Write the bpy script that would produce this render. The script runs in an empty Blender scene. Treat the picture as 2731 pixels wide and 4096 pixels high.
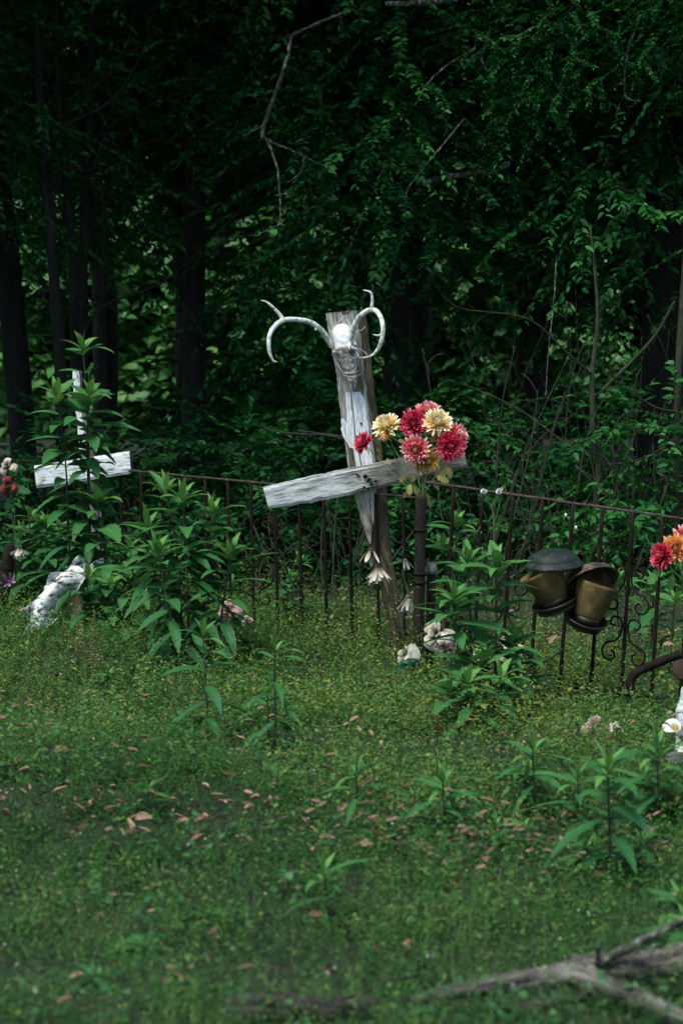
import bpy, math, random
import numpy as np
from mathutils import Vector, Matrix, noise as mnoise

rng = np.random.default_rng(11)
random.seed(5)
scene = bpy.context.scene
COL = scene.collection
R = math.radians

# ------------------------------------------------------------------ camera
F = 9450.0                      # focal length in photograph pixels
CX, CY, YH = 1365.5, 2048.0, 1250.0
TH = math.atan((CY - YH) / F)
CAM = Vector((0, 0, 1.5))
FWD = Vector((0, math.cos(TH), -math.sin(TH)))
UPV = Vector((0, math.sin(TH), math.cos(TH)))

def ray(px, py):
    return Vector((1, 0, 0)) * ((px - CX) / F) + UPV * ((CY - py) / F) + FWD

def P(px, py, Y):               # the point seen at a pixel, Y metres in front
    d = ray(px, py)
    return CAM + d * (Y / d.y)

def gh(x, y):                   # ground height
    return 0.035 * math.sin(0.9 * x + 0.5 * y) + 0.03 * math.sin(1.7 * y - 0.8 * x + 1.0) \
        + 0.02 * math.sin(3.1 * x + 1.3) * math.sin(2.3 * y)

def gh_np(x, y):
    return 0.035 * np.sin(0.9 * x + 0.5 * y) + 0.03 * np.sin(1.7 * y - 0.8 * x + 1.0) \
        + 0.02 * np.sin(3.1 * x + 1.3) * np.sin(2.3 * y)

def Pz(px, py, z):
    d = ray(px, py)
    return CAM + d * ((z - CAM.z) / d.z)

def G(px, py):                  # ground point seen at a pixel
    z = 0.0
    for _ in range(6):
        p = Pz(px, py, z)
        z = gh(p.x, p.y)
    return Vector((p.x, p.y, z))

cam_d = bpy.data.cameras.new('camera')
cam_o = bpy.data.objects.new('camera', cam_d)
COL.objects.link(cam_o)
cam_o.location = CAM
cam_o.rotation_euler = (math.pi / 2 - TH, 0, 0)
cam_d.sensor_fit = 'HORIZONTAL'
cam_d.sensor_width = 24
cam_d.lens = F / 2731 * 24
cam_d.clip_end = 400
cam_d.dof.use_dof = True
cam_d.dof.focus_distance = 10.5
cam_d.dof.aperture_fstop = 4.5
scene.camera = cam_o

# ------------------------------------------------------------------ object helpers
ORG = {}

def thing(name, label, cat, loc, group=None):
    o = bpy.data.objects.new(name, None)
    o.empty_display_size = 0.1
    COL.objects.link(o)
    o.location = loc
    o['label'] = label
    o['category'] = cat
    if group:
        o['group'] = group
    ORG[o.name] = Vector(loc)
    return o

def finish(name, me, mat, parent=None):
    if mat is not None:
        me.materials.append(mat)
    o = bpy.data.objects.new(name, me)
    COL.objects.link(o)
    if parent is not None:
        o.parent = parent
        ORG[o.name] = ORG[parent.name]
    else:
        ORG[o.name] = Vector((0, 0, 0))
    return o

def tag(o, label=None, cat=None, group=None, kind=None):
    if label: o['label'] = label
    if cat: o['category'] = cat
    if group: o['group'] = group
    if kind: o['kind'] = kind
    return o

class MB:
    def __init__(self):
        self.v, self.f, self.uv, self.t = [], [], [], []
    def vert(self, p, uv=(0, 0), t=0.5):
        self.v.append((p[0], p[1], p[2])); self.uv.append(uv); self.t.append(t)
        return len(self.v) - 1
    def tube(self, pts, rad, n=8, t=0.5, lump=0.0, close=True):
        pts = [Vector(p) for p in pts]
        k = len(pts)
        if not hasattr(rad, '__len__'):
            rad = [rad] * k
        tan = []
        for i in range(k):
            d = pts[min(i + 1, k - 1)] - pts[max(i - 1, 0)]
            tan.append(d.normalized() if d.length > 1e-9 else Vector((0, 0, 1)))
        ref = Vector((0, 0, 1)) if abs(tan[0].z) < 0.9 else Vector((0, 1, 0))
        nrm = (ref - tan[0] * ref.dot(tan[0])).normalized()
        rings, L = [], 0.0
        for i in range(k):
            if i:
                L += (pts[i] - pts[i - 1]).length
                nrm = nrm - tan[i] * nrm.dot(tan[i])
                nrm = nrm.normalized() if nrm.length > 1e-6 else tan[i].orthogonal().normalized()
            b = tan[i].cross(nrm)
            ring = []
            for j in range(n):
                a = 2 * math.pi * j / n
                r = rad[i]
                if lump:
                    q = pts[i] * (0.6 / max(rad[i], 1e-4)) + Vector((j * 0.7, 0, 0))
                    r *= 1 + lump * mnoise.noise(q)
                p = pts[i] + (nrm * math.cos(a) + b * math.sin(a)) * r
                ring.append(self.vert(p, (L, rad[i] * 2 * math.pi * j / n), t))
            rings.append(ring)
        for i in range(k - 1):
            for j in range(n):
                self.f.append((rings[i][j], rings[i][(j + 1) % n], rings[i + 1][(j + 1) % n], rings[i + 1][j]))
        if close:
            self.f.append(tuple(reversed(rings[0]))); self.f.append(tuple(rings[-1]))
    def lathe(self, prof, mtx, n=40, t=0.5, lump=0.0):
        rings = []
        for r, z in prof:
            ring = []
            for j in range(n):
                a = 2 * math.pi * j / n
                rr = r
                if lump:
                    rr = r * (1 + lump * mnoise.noise(Vector((3 * math.cos(a), 3 * math.sin(a), z * 30))))
                p = mtx @ Vector((rr * math.cos(a), rr * math.sin(a), z))
                ring.append(self.vert(p, (a, z), t))
            rings.append(ring)
        for i in range(len(rings) - 1):
            for j in range(n):
                self.f.append((rings[i][j], rings[i][(j + 1) % n], rings[i + 1][(j + 1) % n], rings[i + 1][j]))
    def grid(self, rows, uvs=None, t=0.5):
        idx = []
        for i, row in enumerate(rows):
            idx.append([self.vert(p, uvs[i][j] if uvs else (j / max(1, len(row) - 1), i / max(1, len(rows) - 1)), t) for j, p in enumerate(row)])
        for i in range(len(rows) - 1):
            for j in range(len(rows[0]) - 1):
                self.f.append((idx[i][j], idx[i][j + 1], idx[i + 1][j + 1], idx[i + 1][j]))
        return idx
    def build(self, name, mat, parent=None, smooth=True, rel=True):
        org = ORG[parent.name] if parent is not None else Vector((0, 0, 0))
        me = bpy.data.meshes.new(name)
        me.from_pydata([(a - org.x, b - org.y, c - org.z) for a, b, c in self.v], [], self.f)
        uvl = me.uv_layers.new(name='UVMap')
        li = np.empty(len(me.loops), dtype=np.int32)
        me.loops.foreach_get('vertex_index', li)
        uva = np.array(self.uv, dtype=np.float32)[li]
        uvl.data.foreach_set('uv', uva.ravel())
        at = me.attributes.new('tint', 'FLOAT', 'POINT')
        at.data.foreach_set('value', np.array(self.t, dtype=np.float32))
        if smooth:
            me.polygons.foreach_set('use_smooth', np.ones(len(me.polygons), dtype=bool))
        me.update()
        return finish(name, me, mat, parent)

def catmull(pts, n=6):
    pts = [Vector(p) for p in pts]
    if len(pts) < 3:
        return [pts[0].lerp(pts[-1], i / n) for i in range(n + 1)]
    out = []
    for i in range(len(pts) - 1):
        p0 = pts[max(i - 1, 0)]; p1 = pts[i]; p2 = pts[i + 1]; p3 = pts[min(i + 2, len(pts) - 1)]
        for k in range(n):
            t = k / n
            out.append(0.5 * ((2 * p1) + (p2 - p0) * t + (2 * p0 - 5 * p1 + 4 * p2 - p3) * t * t + (3 * p1 - p0 - 3 * p2 + p3) * t ** 3))
    out.append(pts[-1])
    return out

def lerps(vals, n):
    x = np.linspace(0, len(vals) - 1, n)
    return list(np.interp(x, np.arange(len(vals)), vals))

def pix(pts, Y):
    return [P(a[0], a[1], a[2] if len(a) > 2 else Y) for a in pts]

# numpy leaf clouds ------------------------------------------------
T_DIAMOND = (np.array([[0, 0, 0], [.45, .5, .08], [1, 0, -.06], [.45, -.5, .08]], float), [[0, 1, 2, 3]])
T_LEAF = (np.array([[0, 0, 0], [.3, .5, .07], [.66, .4, .03], [1, 0, -.14], [.66, -.4, .03], [.3, -.5, .07], [.5, 0, -.03]], float),
          [[0, 6, 3, 2, 1], [0, 5, 4, 3, 6]])
T_CURL = (np.array([[0, 0, .1], [.3, .5, .28], [.7, .42, .34], [1, 0, .2], [.7, -.42, .22], [.3, -.5, .12], [.5, 0, -.04]], float),
          [[0, 6, 3, 2, 1], [0, 5, 4, 3, 6]])
T_BLADE = (np.array([[0, -.5, 0], [0, .5, 0], [.5, .4, .0], [.5, -.4, .0], [1, 0, -.25]], float), [[0, 3, 2, 1], [3, 4, 2]])

def unit(a):
    return a / np.maximum(np.linalg.norm(a, axis=1, keepdims=True), 1e-9)

def cloud(name, pos, axis, nrm, L, W, tint, tmpl, mat, parent=None, org=(0, 0, 0)):
    tv, tf = tmpl
    n = len(pos)
    a = unit(axis)
    nn = unit(nrm - a * np.sum(a * nrm, axis=1, keepdims=True))
    b = np.cross(nn, a)
    L = np.broadcast_to(L, (n,)); W = np.broadcast_to(W, (n,))
    v = pos[:, None, :] + tv[None, :, 0, None] * (a * L[:, None])[:, None, :] \
        + tv[None, :, 1, None] * (b * W[:, None])[:, None, :] + tv[None, :, 2, None] * (nn * L[:, None])[:, None, :]
    v = v - np.array(org)[None, None, :]
    k = len(tv)
    flat = [i for f in tf for i in f]
    sizes = [len(f) for f in tf]
    loops = (np.arange(n)[:, None] * k + np.array(flat)[None, :]).ravel().astype(np.int32)
    st = np.cumsum([0] + sizes[:-1])
    starts = (np.arange(n)[:, None] * len(flat) + st[None, :]).ravel().astype(np.int32)
    me = bpy.data.meshes.new(name)
    me.vertices.add(n * k)
    me.vertices.foreach_set('co', v.reshape(-1).astype(np.float32))
    me.loops.add(len(loops))
    me.loops.foreach_set('vertex_index', loops)
    me.polygons.add(len(starts))
    me.polygons.foreach_set('loop_start', starts)
    at = me.attributes.new('tint', 'FLOAT', 'POINT')
    at.data.foreach_set('value', np.repeat(tint, k).astype(np.float32))
    me.update(calc_edges=True)
    me.validate()
    if mat == 'mesh':
        return me
    return finish(name, me, mat, parent)

# ------------------------------------------------------------------ materials
def new_mat(name):
    m = bpy.data.materials.new(name)
    m.use_nodes = True
    nt = m.node_tree
    b = nt.nodes['Principled BSDF']
    return m, nt, b

def N(nt, typ, **kw):
    n = nt.nodes.new(typ)
    for k, v in kw.items():
        setattr(n, k, v)
    return n

def ramp(nt, fac, stops):
    r = N(nt, 'ShaderNodeValToRGB')
    els = r.color_ramp.elements
    while len(els) < len(stops):
        els.new(0.5)
    for e, (p, c) in zip(els, stops):
        e.position = p
        e.color = (c[0], c[1], c[2], 1)
    nt.links.new(fac, r.inputs['Fac'])
    return r.outputs['Color']

def mix(nt, fac, a, b, typ='MIX'):
    m = N(nt, 'ShaderNodeMix', data_type='RGBA', blend_type=typ)
    if isinstance(fac, float):
        m.inputs[0].default_value = fac
    else:
        nt.links.new(fac, m.inputs[0])
    for s, x in ((6, a), (7, b)):
        if isinstance(x, tuple):
            m.inputs[s].default_value = (x[0], x[1], x[2], 1)
        else:
            nt.links.new(x, m.inputs[s])
    return m.outputs[2]

def noise_n(nt, scale, detail=5, rough=0.6, vec=None, stretch=None, coord='Object'):
    if vec is None:
        tc = N(nt, 'ShaderNodeTexCoord')
        vec = tc.outputs[coord]
    if stretch:
        mp = N(nt, 'ShaderNodeMapping')
        mp.inputs['Scale'].default_value = stretch
        nt.links.new(vec, mp.inputs['Vector'])
        vec = mp.outputs['Vector']
    n = N(nt, 'ShaderNodeTexNoise')
    n.inputs['Scale'].default_value = scale
    n.inputs['Detail'].default_value = detail
    n.inputs['Roughness'].default_value = rough
    nt.links.new(vec, n.inputs['Vector'])
    return n.outputs['Fac']

def bump(nt, bsdf, h, strength=0.4, dist=0.01):
    b = N(nt, 'ShaderNodeBump')
    b.inputs['Strength'].default_value = strength
    b.inputs['Distance'].default_value = dist
    nt.links.new(h, b.inputs['Height'])
    nt.links.new(b.outputs['Normal'], bsdf.inputs['Normal'])

def mat_noise(name, stops, scale=8, rough=0.7, bmp=0.3, dist=0.005, stretch=None, coord='Object', spec=0.4, metal=0.0, detail=6):
    m, nt, b = new_mat(name)
    f = noise_n(nt, scale, detail, 0.65, stretch=stretch, coord=coord)
    nt.links.new(ramp(nt, f, stops), b.inputs['Base Color'])
    b.inputs['Roughness'].default_value = rough
    b.inputs['Specular IOR Level'].default_value = spec
    b.inputs['Metallic'].default_value = metal
    if bmp:
        bump(nt, b, f, bmp, dist)
    return m

def mat_leaf(name, stops, rough=0.45, trans=0.25, spec=0.4, rib=False, tcol=(0.12, 0.22, 0.03)):
    m, nt, b = new_mat(name)
    at = N(nt, 'ShaderNodeAttribute', attribute_name='tint')
    c = ramp(nt, at.outputs['Fac'], stops)
    if rib:
        uv = N(nt, 'ShaderNodeTexCoord')
        sp = N(nt, 'ShaderNodeSeparateXYZ')
        nt.links.new(uv.outputs['UV'], sp.inputs[0])
        ab = N(nt, 'ShaderNodeMath', operation='ABSOLUTE')
        nt.links.new(sp.outputs['X'], ab.inputs[0])
        rr = ramp(nt, ab.outputs[0], [(0.0, (1, 1, 1)), (0.10, (0, 0, 0)), (1, (0, 0, 0))])
        # side veins
        v1 = N(nt, 'ShaderNodeMath', operation='MULTIPLY_ADD')
        nt.links.new(ab.outputs[0], v1.inputs[0]); v1.inputs[1].default_value = -0.35
        nt.links.new(sp.outputs['Y'], v1.inputs[2])
        v2 = N(nt, 'ShaderNodeMath', operation='MULTIPLY'); nt.links.new(v1.outputs[0], v2.inputs[0]); v2.inputs[1].default_value = 75.0
        v3 = N(nt, 'ShaderNodeMath', operation='SINE'); nt.links.new(v2.outputs[0], v3.inputs[0])
        bump(nt, b, v3.outputs[0], 0.25, 0.002)
        light = mix(nt, 1.0, c, (1.5, 1.45, 1.5), 'MULTIPLY')
        c = mix(nt, rr, c, light)
    nt.links.new(c, b.inputs['Base Color'])
    b.inputs['Roughness'].default_value = rough
    b.inputs['Specular IOR Level'].default_value = spec
    if trans:
        tr = N(nt, 'ShaderNodeBsdfTranslucent')
        tc = mix(nt, 0.6, c, tcol)
        nt.links.new(tc, tr.inputs['Color'])
        ms = N(nt, 'ShaderNodeMixShader')
        ms.inputs[0].default_value = trans
        out = nt.nodes['Material Output']
        nt.links.new(b.outputs[0], ms.inputs[1]); nt.links.new(tr.outputs[0], ms.inputs[2])
        nt.links.new(ms.outputs[0], out.inputs['Surface'])
    return m

def mat_wood(name, paint, bare, dark, amt=0.5, rough=0.8, grain=90, moss=None, fade=None):
    """Weathered timber; UV x runs along the grain (metres), y across."""
    m, nt, b = new_mat(name)
    tc = N(nt, 'ShaderNodeTexCoord')
    g = noise_n(nt, 1.0, 8, 0.6, tc.outputs['UV'], (5, grain, 1))
    g2 = noise_n(nt, 1.0, 6, 0.7, tc.outputs['UV'], (14, grain * 3.2, 1))
    big = noise_n(nt, 1.0, 4, 0.55, tc.outputs['UV'], (4.5, 11, 1))
    mm = N(nt, 'ShaderNodeMath', operation='ADD'); nt.links.new(g, mm.inputs[0]); nt.links.new(big, mm.inputs[1])
    m2 = N(nt, 'ShaderNodeMath', operation='MULTIPLY'); nt.links.new(mm.outputs[0], m2.inputs[0]); m2.inputs[1].default_value = 0.5
    if fade:                                     # paint lost towards one end of the board
        sx = N(nt, 'ShaderNodeSeparateXYZ'); nt.links.new(tc.outputs['UV'], sx.inputs[0])
        mr_ = N(nt, 'ShaderNodeMapRange'); nt.links.new(sx.outputs['X'], mr_.inputs['Value'])
        mr_.inputs['From Min'].default_value = fade[0]; mr_.inputs['From Max'].default_value = fade[1]
        mr_.inputs['To Min'].default_value = 0.0; mr_.inputs['To Max'].default_value = -0.13
        m3 = N(nt, 'ShaderNodeMath', operation='ADD'); nt.links.new(m2.outputs[0], m3.inputs[0]); nt.links.new(mr_.outputs[0], m3.inputs[1])
        m2 = m3
    msk = ramp(nt, m2.outputs[0], [(amt - 0.06, (0, 0, 0)), (amt + 0.05, (1, 1, 1))])
    barec = ramp(nt, g2, [(0.3, dark), (0.62, bare)])
    c = mix(nt, msk, barec, paint)
    cr = ramp(nt, g2, [(0.38, (0.20, 0.19, 0.17)), (0.50, (1, 1, 1))])
    c = mix(nt, 1.0, c, cr, 'MULTIPLY')
    if moss:
        mo = noise_n(nt, 1.0, 5, 0.6, tc.outputs['UV'], (7, 14, 1))
        c = mix(nt, ramp(nt, mo, [(0.55, (0, 0, 0)), (0.72, (1, 1, 1))]), c, moss)
    nt.links.new(c, b.inputs['Base Color'])
    b.inputs['Roughness'].default_value = rough
    b.inputs['Specular IOR Level'].default_value = 0.25
    bump(nt, b, g2, 0.9, 0.006)
    return m

def mat_petal(name, base, tip, mid=None):
    m, nt, b = new_mat(name)
    tc = N(nt, 'ShaderNodeTexCoord')
    sp = N(nt, 'ShaderNodeSeparateXYZ'); nt.links.new(tc.outputs['UV'], sp.inputs[0])
    at = N(nt, 'ShaderNodeAttribute', attribute_name='tint')
    ad = N(nt, 'ShaderNodeMath', operation='MULTIPLY_ADD')
    nt.links.new(at.outputs['Fac'], ad.inputs[0]); ad.inputs[1].default_value = 0.35
    nt.links.new(sp.outputs['Y'], ad.inputs[2])
    c = ramp(nt, ad.outputs[0], [(0.15, base), (0.7, mid or base), (1.12 if False else 1.0, tip)])
    nt.links.new(c, b.inputs['Base Color'])
    b.inputs['Roughness'].default_value = 0.6
    b.inputs['Specular IOR Level'].default_value = 0.25
    tr = N(nt, 'ShaderNodeBsdfTranslucent'); nt.links.new(c, tr.inputs['Color'])
    ms = N(nt, 'ShaderNodeMixShader'); ms.inputs[0].default_value = 0.2
    nt.links.new(b.outputs[0], ms.inputs[1]); nt.links.new(tr.outputs[0], ms.inputs[2])
    nt.links.new(ms.outputs[0], nt.nodes['Material Output'].inputs['Surface'])
    return m

M = {}
M['soil'] = mat_noise('soil', [(0.3, (0.006, 0.008, 0.004)), (0.5, (0.013, 0.016, 0.007)), (0.62, (0.009, 0.018, 0.006)), (0.75, (0.03, 0.024, 0.014))], 9, 0.95, 0.8, 0.03)
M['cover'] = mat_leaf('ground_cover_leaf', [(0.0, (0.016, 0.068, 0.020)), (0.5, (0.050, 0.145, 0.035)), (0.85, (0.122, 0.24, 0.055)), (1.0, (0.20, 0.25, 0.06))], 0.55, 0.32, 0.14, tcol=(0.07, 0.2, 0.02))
M['broad'] = mat_leaf('broad_cover_leaf', [(0.0, (0.014, 0.065, 0.024)), (0.6, (0.032, 0.12, 0.042)), (1.0, (0.07, 0.19, 0.06))], 0.5, 0.25, 0.3, tcol=(0.06, 0.18, 0.04))
M['litter'] = mat_leaf('dead_leaf', [(0.0, (0.09, 0.05, 0.032)), (0.5, (0.19, 0.12, 0.075)), (1.0, (0.40, 0.27, 0.19))], 0.75, 0.1, 0.2, tcol=(0.2, 0.1, 0.05))
M['forest'] = mat_leaf('forest_leaf', [(0.0, (0.004, 0.045, 0.012)), (0.55, (0.014, 0.098, 0.022)), (1.0, (0.045, 0.18, 0.04))], 0.45, 0.25, 0.17, tcol=(0.04, 0.2, 0.02))
M['far'] = mat_leaf('far_lit_leaf', [(0.0, (0.015, 0.085, 0.02)), (0.6, (0.04, 0.16, 0.035)), (1.0, (0.12, 0.26, 0.07))], 0.5, 0.3, 0.4, tcol=(0.08, 0.26, 0.04))  # paler copy of the forest leaf, so the far gap reads as lit
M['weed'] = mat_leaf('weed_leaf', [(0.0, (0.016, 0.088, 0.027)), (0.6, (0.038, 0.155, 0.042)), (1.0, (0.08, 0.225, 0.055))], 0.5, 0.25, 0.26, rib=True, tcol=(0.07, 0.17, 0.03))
M['young'] = mat_leaf('young_leaf', [(0.0, (0.06, 0.19, 0.05)), (1.0, (0.17, 0.38, 0.085))], 0.5, 0.3, 0.25, rib=True, tcol=(0.18, 0.32, 0.04))
M['stem'] = mat_noise('weed_stem', [(0.35, (0.012, 0.016, 0.008)), (0.65, (0.028, 0.04, 0.016))], 30, 0.6, 0.1)
M['greenstem'] = mat_noise('green_stem', [(0.35, (0.04, 0.08, 0.03)), (0.65, (0.08, 0.13, 0.05))], 30, 0.55, 0.1)
M['bark'] = mat_noise('bark', [(0.3, (0.003, 0.004, 0.003)), (0.55, (0.007, 0.008, 0.005)), (0.75, (0.022, 0.023, 0.014))], 6, 0.9, 0.9, 0.03, (3, 3, 0.5))
M['palebark'] = mat_noise('pale_bark', [(0.40, (0.025, 0.027, 0.019)), (0.52, (0.07, 0.075, 0.055)), (0.64, (0.30, 0.33, 0.28))], 30, 0.9, 0.8, 0.01, (1.5, 1.5, 1))
M['twig'] = mat_noise('twig_bark', [(0.35, (0.014, 0.018, 0.009)), (0.6, (0.034, 0.04, 0.022)), (0.75, (0.07, 0.075, 0.05))], 16, 0.9, 0.4, 0.004)
M['log'] = mat_wood('log_wood', (0.23, 0.22, 0.195), (0.09, 0.085, 0.07), (0.018, 0.017, 0.013), 0.51, 0.9, 60, (0.03, 0.048, 0.018))
M['darklog'] = mat_wood('dark_log_wood', (0.10, 0.095, 0.08), (0.045, 0.042, 0.033), (0.010, 0.010, 0.008), 0.53, 0.9, 60, (0.02, 0.034, 0.012))
M['rust'] = mat_noise('rusty_iron', [(0.3, (0.005, 0.004, 0.003)), (0.55, (0.012, 0.008, 0.005)), (0.75, (0.024, 0.016, 0.010))], 40, 0.8, 0.5, 0.002, spec=0.12)
M['railsheen'] = mat_noise('rusty_rail_sheen', [(0.3, (0.025, 0.017, 0.014)), (0.55, (0.058, 0.043, 0.037)), (0.75, (0.13, 0.105, 0.094))], 30, 0.8, 0.4, 0.002, spec=0.15)  # rust lightened all over to stand for sky reflected on the rail
M['crossbar'] = mat_wood('crossbar_wood', (0.66, 0.72, 0.70), (0.30, 0.30, 0.27), (0.05, 0.045, 0.04), 0.48, 0.8, 110, fade=(1.22, 1.5))
M['postwood'] = mat_wood('post_wood', (0.17, 0.15, 0.095), (0.075, 0.064, 0.036), (0.018, 0.016, 0.010), 0.54, 0.85, 60, (0.055, 0.06, 0.025))
M['frontwood'] = mat_wood('front_board_wood', (0.43, 0.45, 0.39), (0.16, 0.14, 0.085), (0.04, 0.034, 0.022), 0.50, 0.85, 80, (0.15, 0.125, 0.065))
M['whitewood'] = mat_wood('white_painted_wood', (0.80, 0.86, 0.86), (0.5, 0.52, 0.5), (0.12, 0.12, 0.1), 0.40, 0.75, 70)
M['cleanwhite'] = mat_wood('white_cross_paint', (0.80, 0.86, 0.84), (0.62, 0.66, 0.62), (0.3, 0.28, 0.24), 0.37, 0.7, 26)
M['greywood'] = mat_wood('grey_wood', (0.26, 0.27, 0.24), (0.14, 0.14, 0.11), (0.04, 0.04, 0.03), 0.5, 0.85, 60, (0.05, 0.06, 0.025))
M['darkwood'] = mat_wood('dark_wood', (0.022, 0.018, 0.011), (0.012, 0.010, 0.007), (0.005, 0.0045, 0.003), 0.5, 0.85, 50, (0.025, 0.03, 0.012))
M['bone'] = None
def mat_bone():
    m, nt, b = new_mat('skull_bone')
    f = noise_n(nt, 44, 8, 0.7)
    f2 = noise_n(nt, 90, 5, 0.7)
    at = N(nt, 'ShaderNodeAttribute', attribute_name='tint')   # tone by region: cranium paler, face darker
    ad = N(nt, 'ShaderNodeMath', operation='MULTIPLY_ADD'); nt.links.new(f, ad.inputs[0]); ad.inputs[1].default_value = 1.5
    sb_ = N(nt, 'ShaderNodeMath', operation='SUBTRACT'); nt.links.new(at.outputs['Fac'], sb_.inputs[0]); sb_.inputs[1].default_value = 0.36
    nt.links.new(sb_.outputs[0], ad.inputs[2])
    c = ramp(nt, ad.outputs[0], [(0.28, (0.10, 0.085, 0.065)), (0.5, (0.26, 0.24, 0.21)), (0.72, (0.45, 0.5, 0.47)), (0.98, (0.88, 0.92, 0.9))])
    nt.links.new(c, b.inputs['Base Color'])
    b.inputs['Roughness'].default_value = 0.7
    bump(nt, b, f2, 0.5, 0.003)
    return m
M['bone'] = mat_bone()
M['antler'] = mat_noise('antler_bone', [(0.30, (0.08, 0.09, 0.055)), (0.42, (0.34, 0.38, 0.31)), (0.52, (0.60, 0.66, 0.60)), (0.64, (0.78, 0.84, 0.79))], 48, 0.65, 0.5, 0.003, detail=7)
M['wire'] = mat_noise('white_wire', [(0.3, (0.6, 0.63, 0.6)), (0.7, (0.8, 0.82, 0.8))], 30, 0.5, 0)
M['crimson'] = mat_petal('crimson_petal', (0.14, 0.002, 0.010), (0.90, 0.18, 0.27), (0.58, 0.007, 0.040))
M['coral'] = mat_petal('coral_petal', (0.42, 0.012, 0.014), (0.95, 0.60, 0.56), (0.80, 0.085, 0.09))
M['cream'] = mat_petal('cream_petal', (0.72, 0.40, 0.07), (0.97, 0.90, 0.66), (0.92, 0.72, 0.30))
M['gold'] = mat_petal('gold_petal', (0.45, 0.2, 0.02), (0.85, 0.62, 0.24), (0.68, 0.40, 0.07))
M['orange'] = mat_petal('orange_petal', (0.55, 0.10, 0.01), (0.95, 0.62, 0.30), (0.85, 0.33, 0.08))
M['rustpetal'] = mat_petal('rust_petal', (0.05, 0.015, 0.01), (0.26, 0.04, 0.03), (0.12, 0.035, 0.02))
M['ivory'] = mat_petal('faded_white_petal', (0.05, 0.034, 0.018), (0.68, 0.64, 0.56), (0.46, 0.41, 0.33))
M['greyivory'] = mat_petal('greyed_petal', (0.10, 0.09, 0.08), (0.46, 0.46, 0.42), (0.30, 0.29, 0.27))
M['purple'] = mat_petal('faded_purple_petal', (0.12, 0.05, 0.12), (0.42, 0.26, 0.42), (0.28, 0.13, 0.28))
M['pinkpetal'] = mat_petal('faded_pink_petal', (0.3, 0.14, 0.13), (0.66, 0.50, 0.48), (0.55, 0.36, 0.34))
M['silkleaf'] = mat_leaf('silk_leaf', [(0.0, (0.10, 0.10, 0.03)), (1.0, (0.38, 0.36, 0.14))], 0.6, 0.3, 0.2, tcol=(0.35, 0.33, 0.1))
M['tealplastic'] = mat_noise('teal_plastic', [(0.3, (0.0, 0.07, 0.055)), (0.7, (0.01, 0.15, 0.11))], 12, 0.4, 0.1)
def mat_peel():
    m, nt, b = new_mat('flaking_white_paint')
    f = noise_n(nt, 22, 8, 0.72, stretch=(1, 1, 2.2))
    c = ramp(nt, f, [(0.40, (0.022, 0.024, 0.015)), (0.44, (0.30, 0.31, 0.28)), (0.50, (0.72, 0.76, 0.74))])
    nt.links.new(c, b.inputs['Base Color'])
    b.inputs['Roughness'].default_value = 0.75
    bump(nt, b, f, 0.7, 0.008)
    return m
M['peel'] = mat_peel()
M['verdigris'] = mat_noise('verdigris_copper', [(0.3, (0.004, 0.010, 0.008)), (0.5, (0.012, 0.021, 0.018)), (0.62, (0.03, 0.042, 0.037)), (0.74, (0.13, 0.10, 0.075))], 34, 0.6, 0.8, 0.006, spec=0.3, metal=0.15)
M['copper'] = mat_noise('stained_copper', [(0.40, (0.02, 0.026, 0.02)), (0.5, (0.05, 0.036, 0.024)), (0.66, (0.22, 0.12, 0.075))], 34, 0.55, 0.6, 0.004, spec=0.5, metal=0.15)
M['bronze'] = mat_noise('dull_bronze', [(0.35, (0.007, 0.007, 0.004)), (0.7, (0.028, 0.025, 0.014))], 25, 0.5, 0.3, 0.003, metal=0.1)
M['amber'] = mat_noise('frosted_amber', [(0.32, (0.045, 0.036, 0.014)), (0.5, (0.10, 0.075, 0.029)), (0.70, (0.20, 0.145, 0.065))], 11, 0.8, 0.15, 0.002, spec=0.15)
M['puff'] = mat_noise('seed_fluff', [(0.3, (0.7, 0.7, 0.68)), (0.7, (0.85, 0.85, 0.82))], 30, 0.9, 0)
M['dry'] = mat_leaf('dry_weed', [(0.0, (0.09, 0.12, 0.04)), (0.6, (0.24, 0.24, 0.10)), (1.0, (0.42, 0.33, 0.2))], 0.7, 0.2, 0.2, tcol=(0.3, 0.25, 0.1))
M['calla'] = mat_petal('calla_petal', (0.5, 0.5, 0.36), (0.84, 0.84, 0.78), (0.78, 0.78, 0.7))
M['spadix'] = mat_noise('spadix_yellow', [(0.3, (0.6, 0.35, 0.04)), (0.7, (0.8, 0.55, 0.12))], 60, 0.7, 0.3)
M['rustplate'] = mat_noise('rust_plate', [(0.3, (0.015, 0.009, 0.005)), (0.55, (0.04, 0.02, 0.010)), (0.75, (0.10, 0.05, 0.02))], 22, 0.85, 0.6, 0.004)

# ------------------------------------------------------------------ world and sun
w = bpy.data.worlds.new('World')
scene.world = w
w.use_nodes = True
wn = w.node_tree
bg = wn.nodes['Background']
sky = wn.nodes.new('ShaderNodeTexSky')
sky.sky_type = 'NISHITA'
sky.sun_disc = False
SUN_EL, SUN_AZ = R(62), R(214)          # azimuth clockwise from +Y
sky.sun_elevation = SUN_EL
sky.sun_rotation = SUN_AZ
wn.links.new(sky.outputs['Color'], bg.inputs['Color'])
bg.inputs['Strength'].default_value = 0.065
sd = bpy.data.lights.new('sun', 'SUN')
so = bpy.data.objects.new('sun', sd)
COL.objects.link(so)
sd.energy = 1.5
sd.angle = R(18)
sd.color = (1.0, 0.97, 0.9)
to_sun = Vector((math.sin(SUN_AZ) * math.cos(SUN_EL), math.cos(SUN_AZ) * math.cos(SUN_EL), math.sin(SUN_EL)))
so.rotation_euler = to_sun.to_track_quat('Z', 'Y').to_euler()
so.location = (0, 0, 20)

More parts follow.
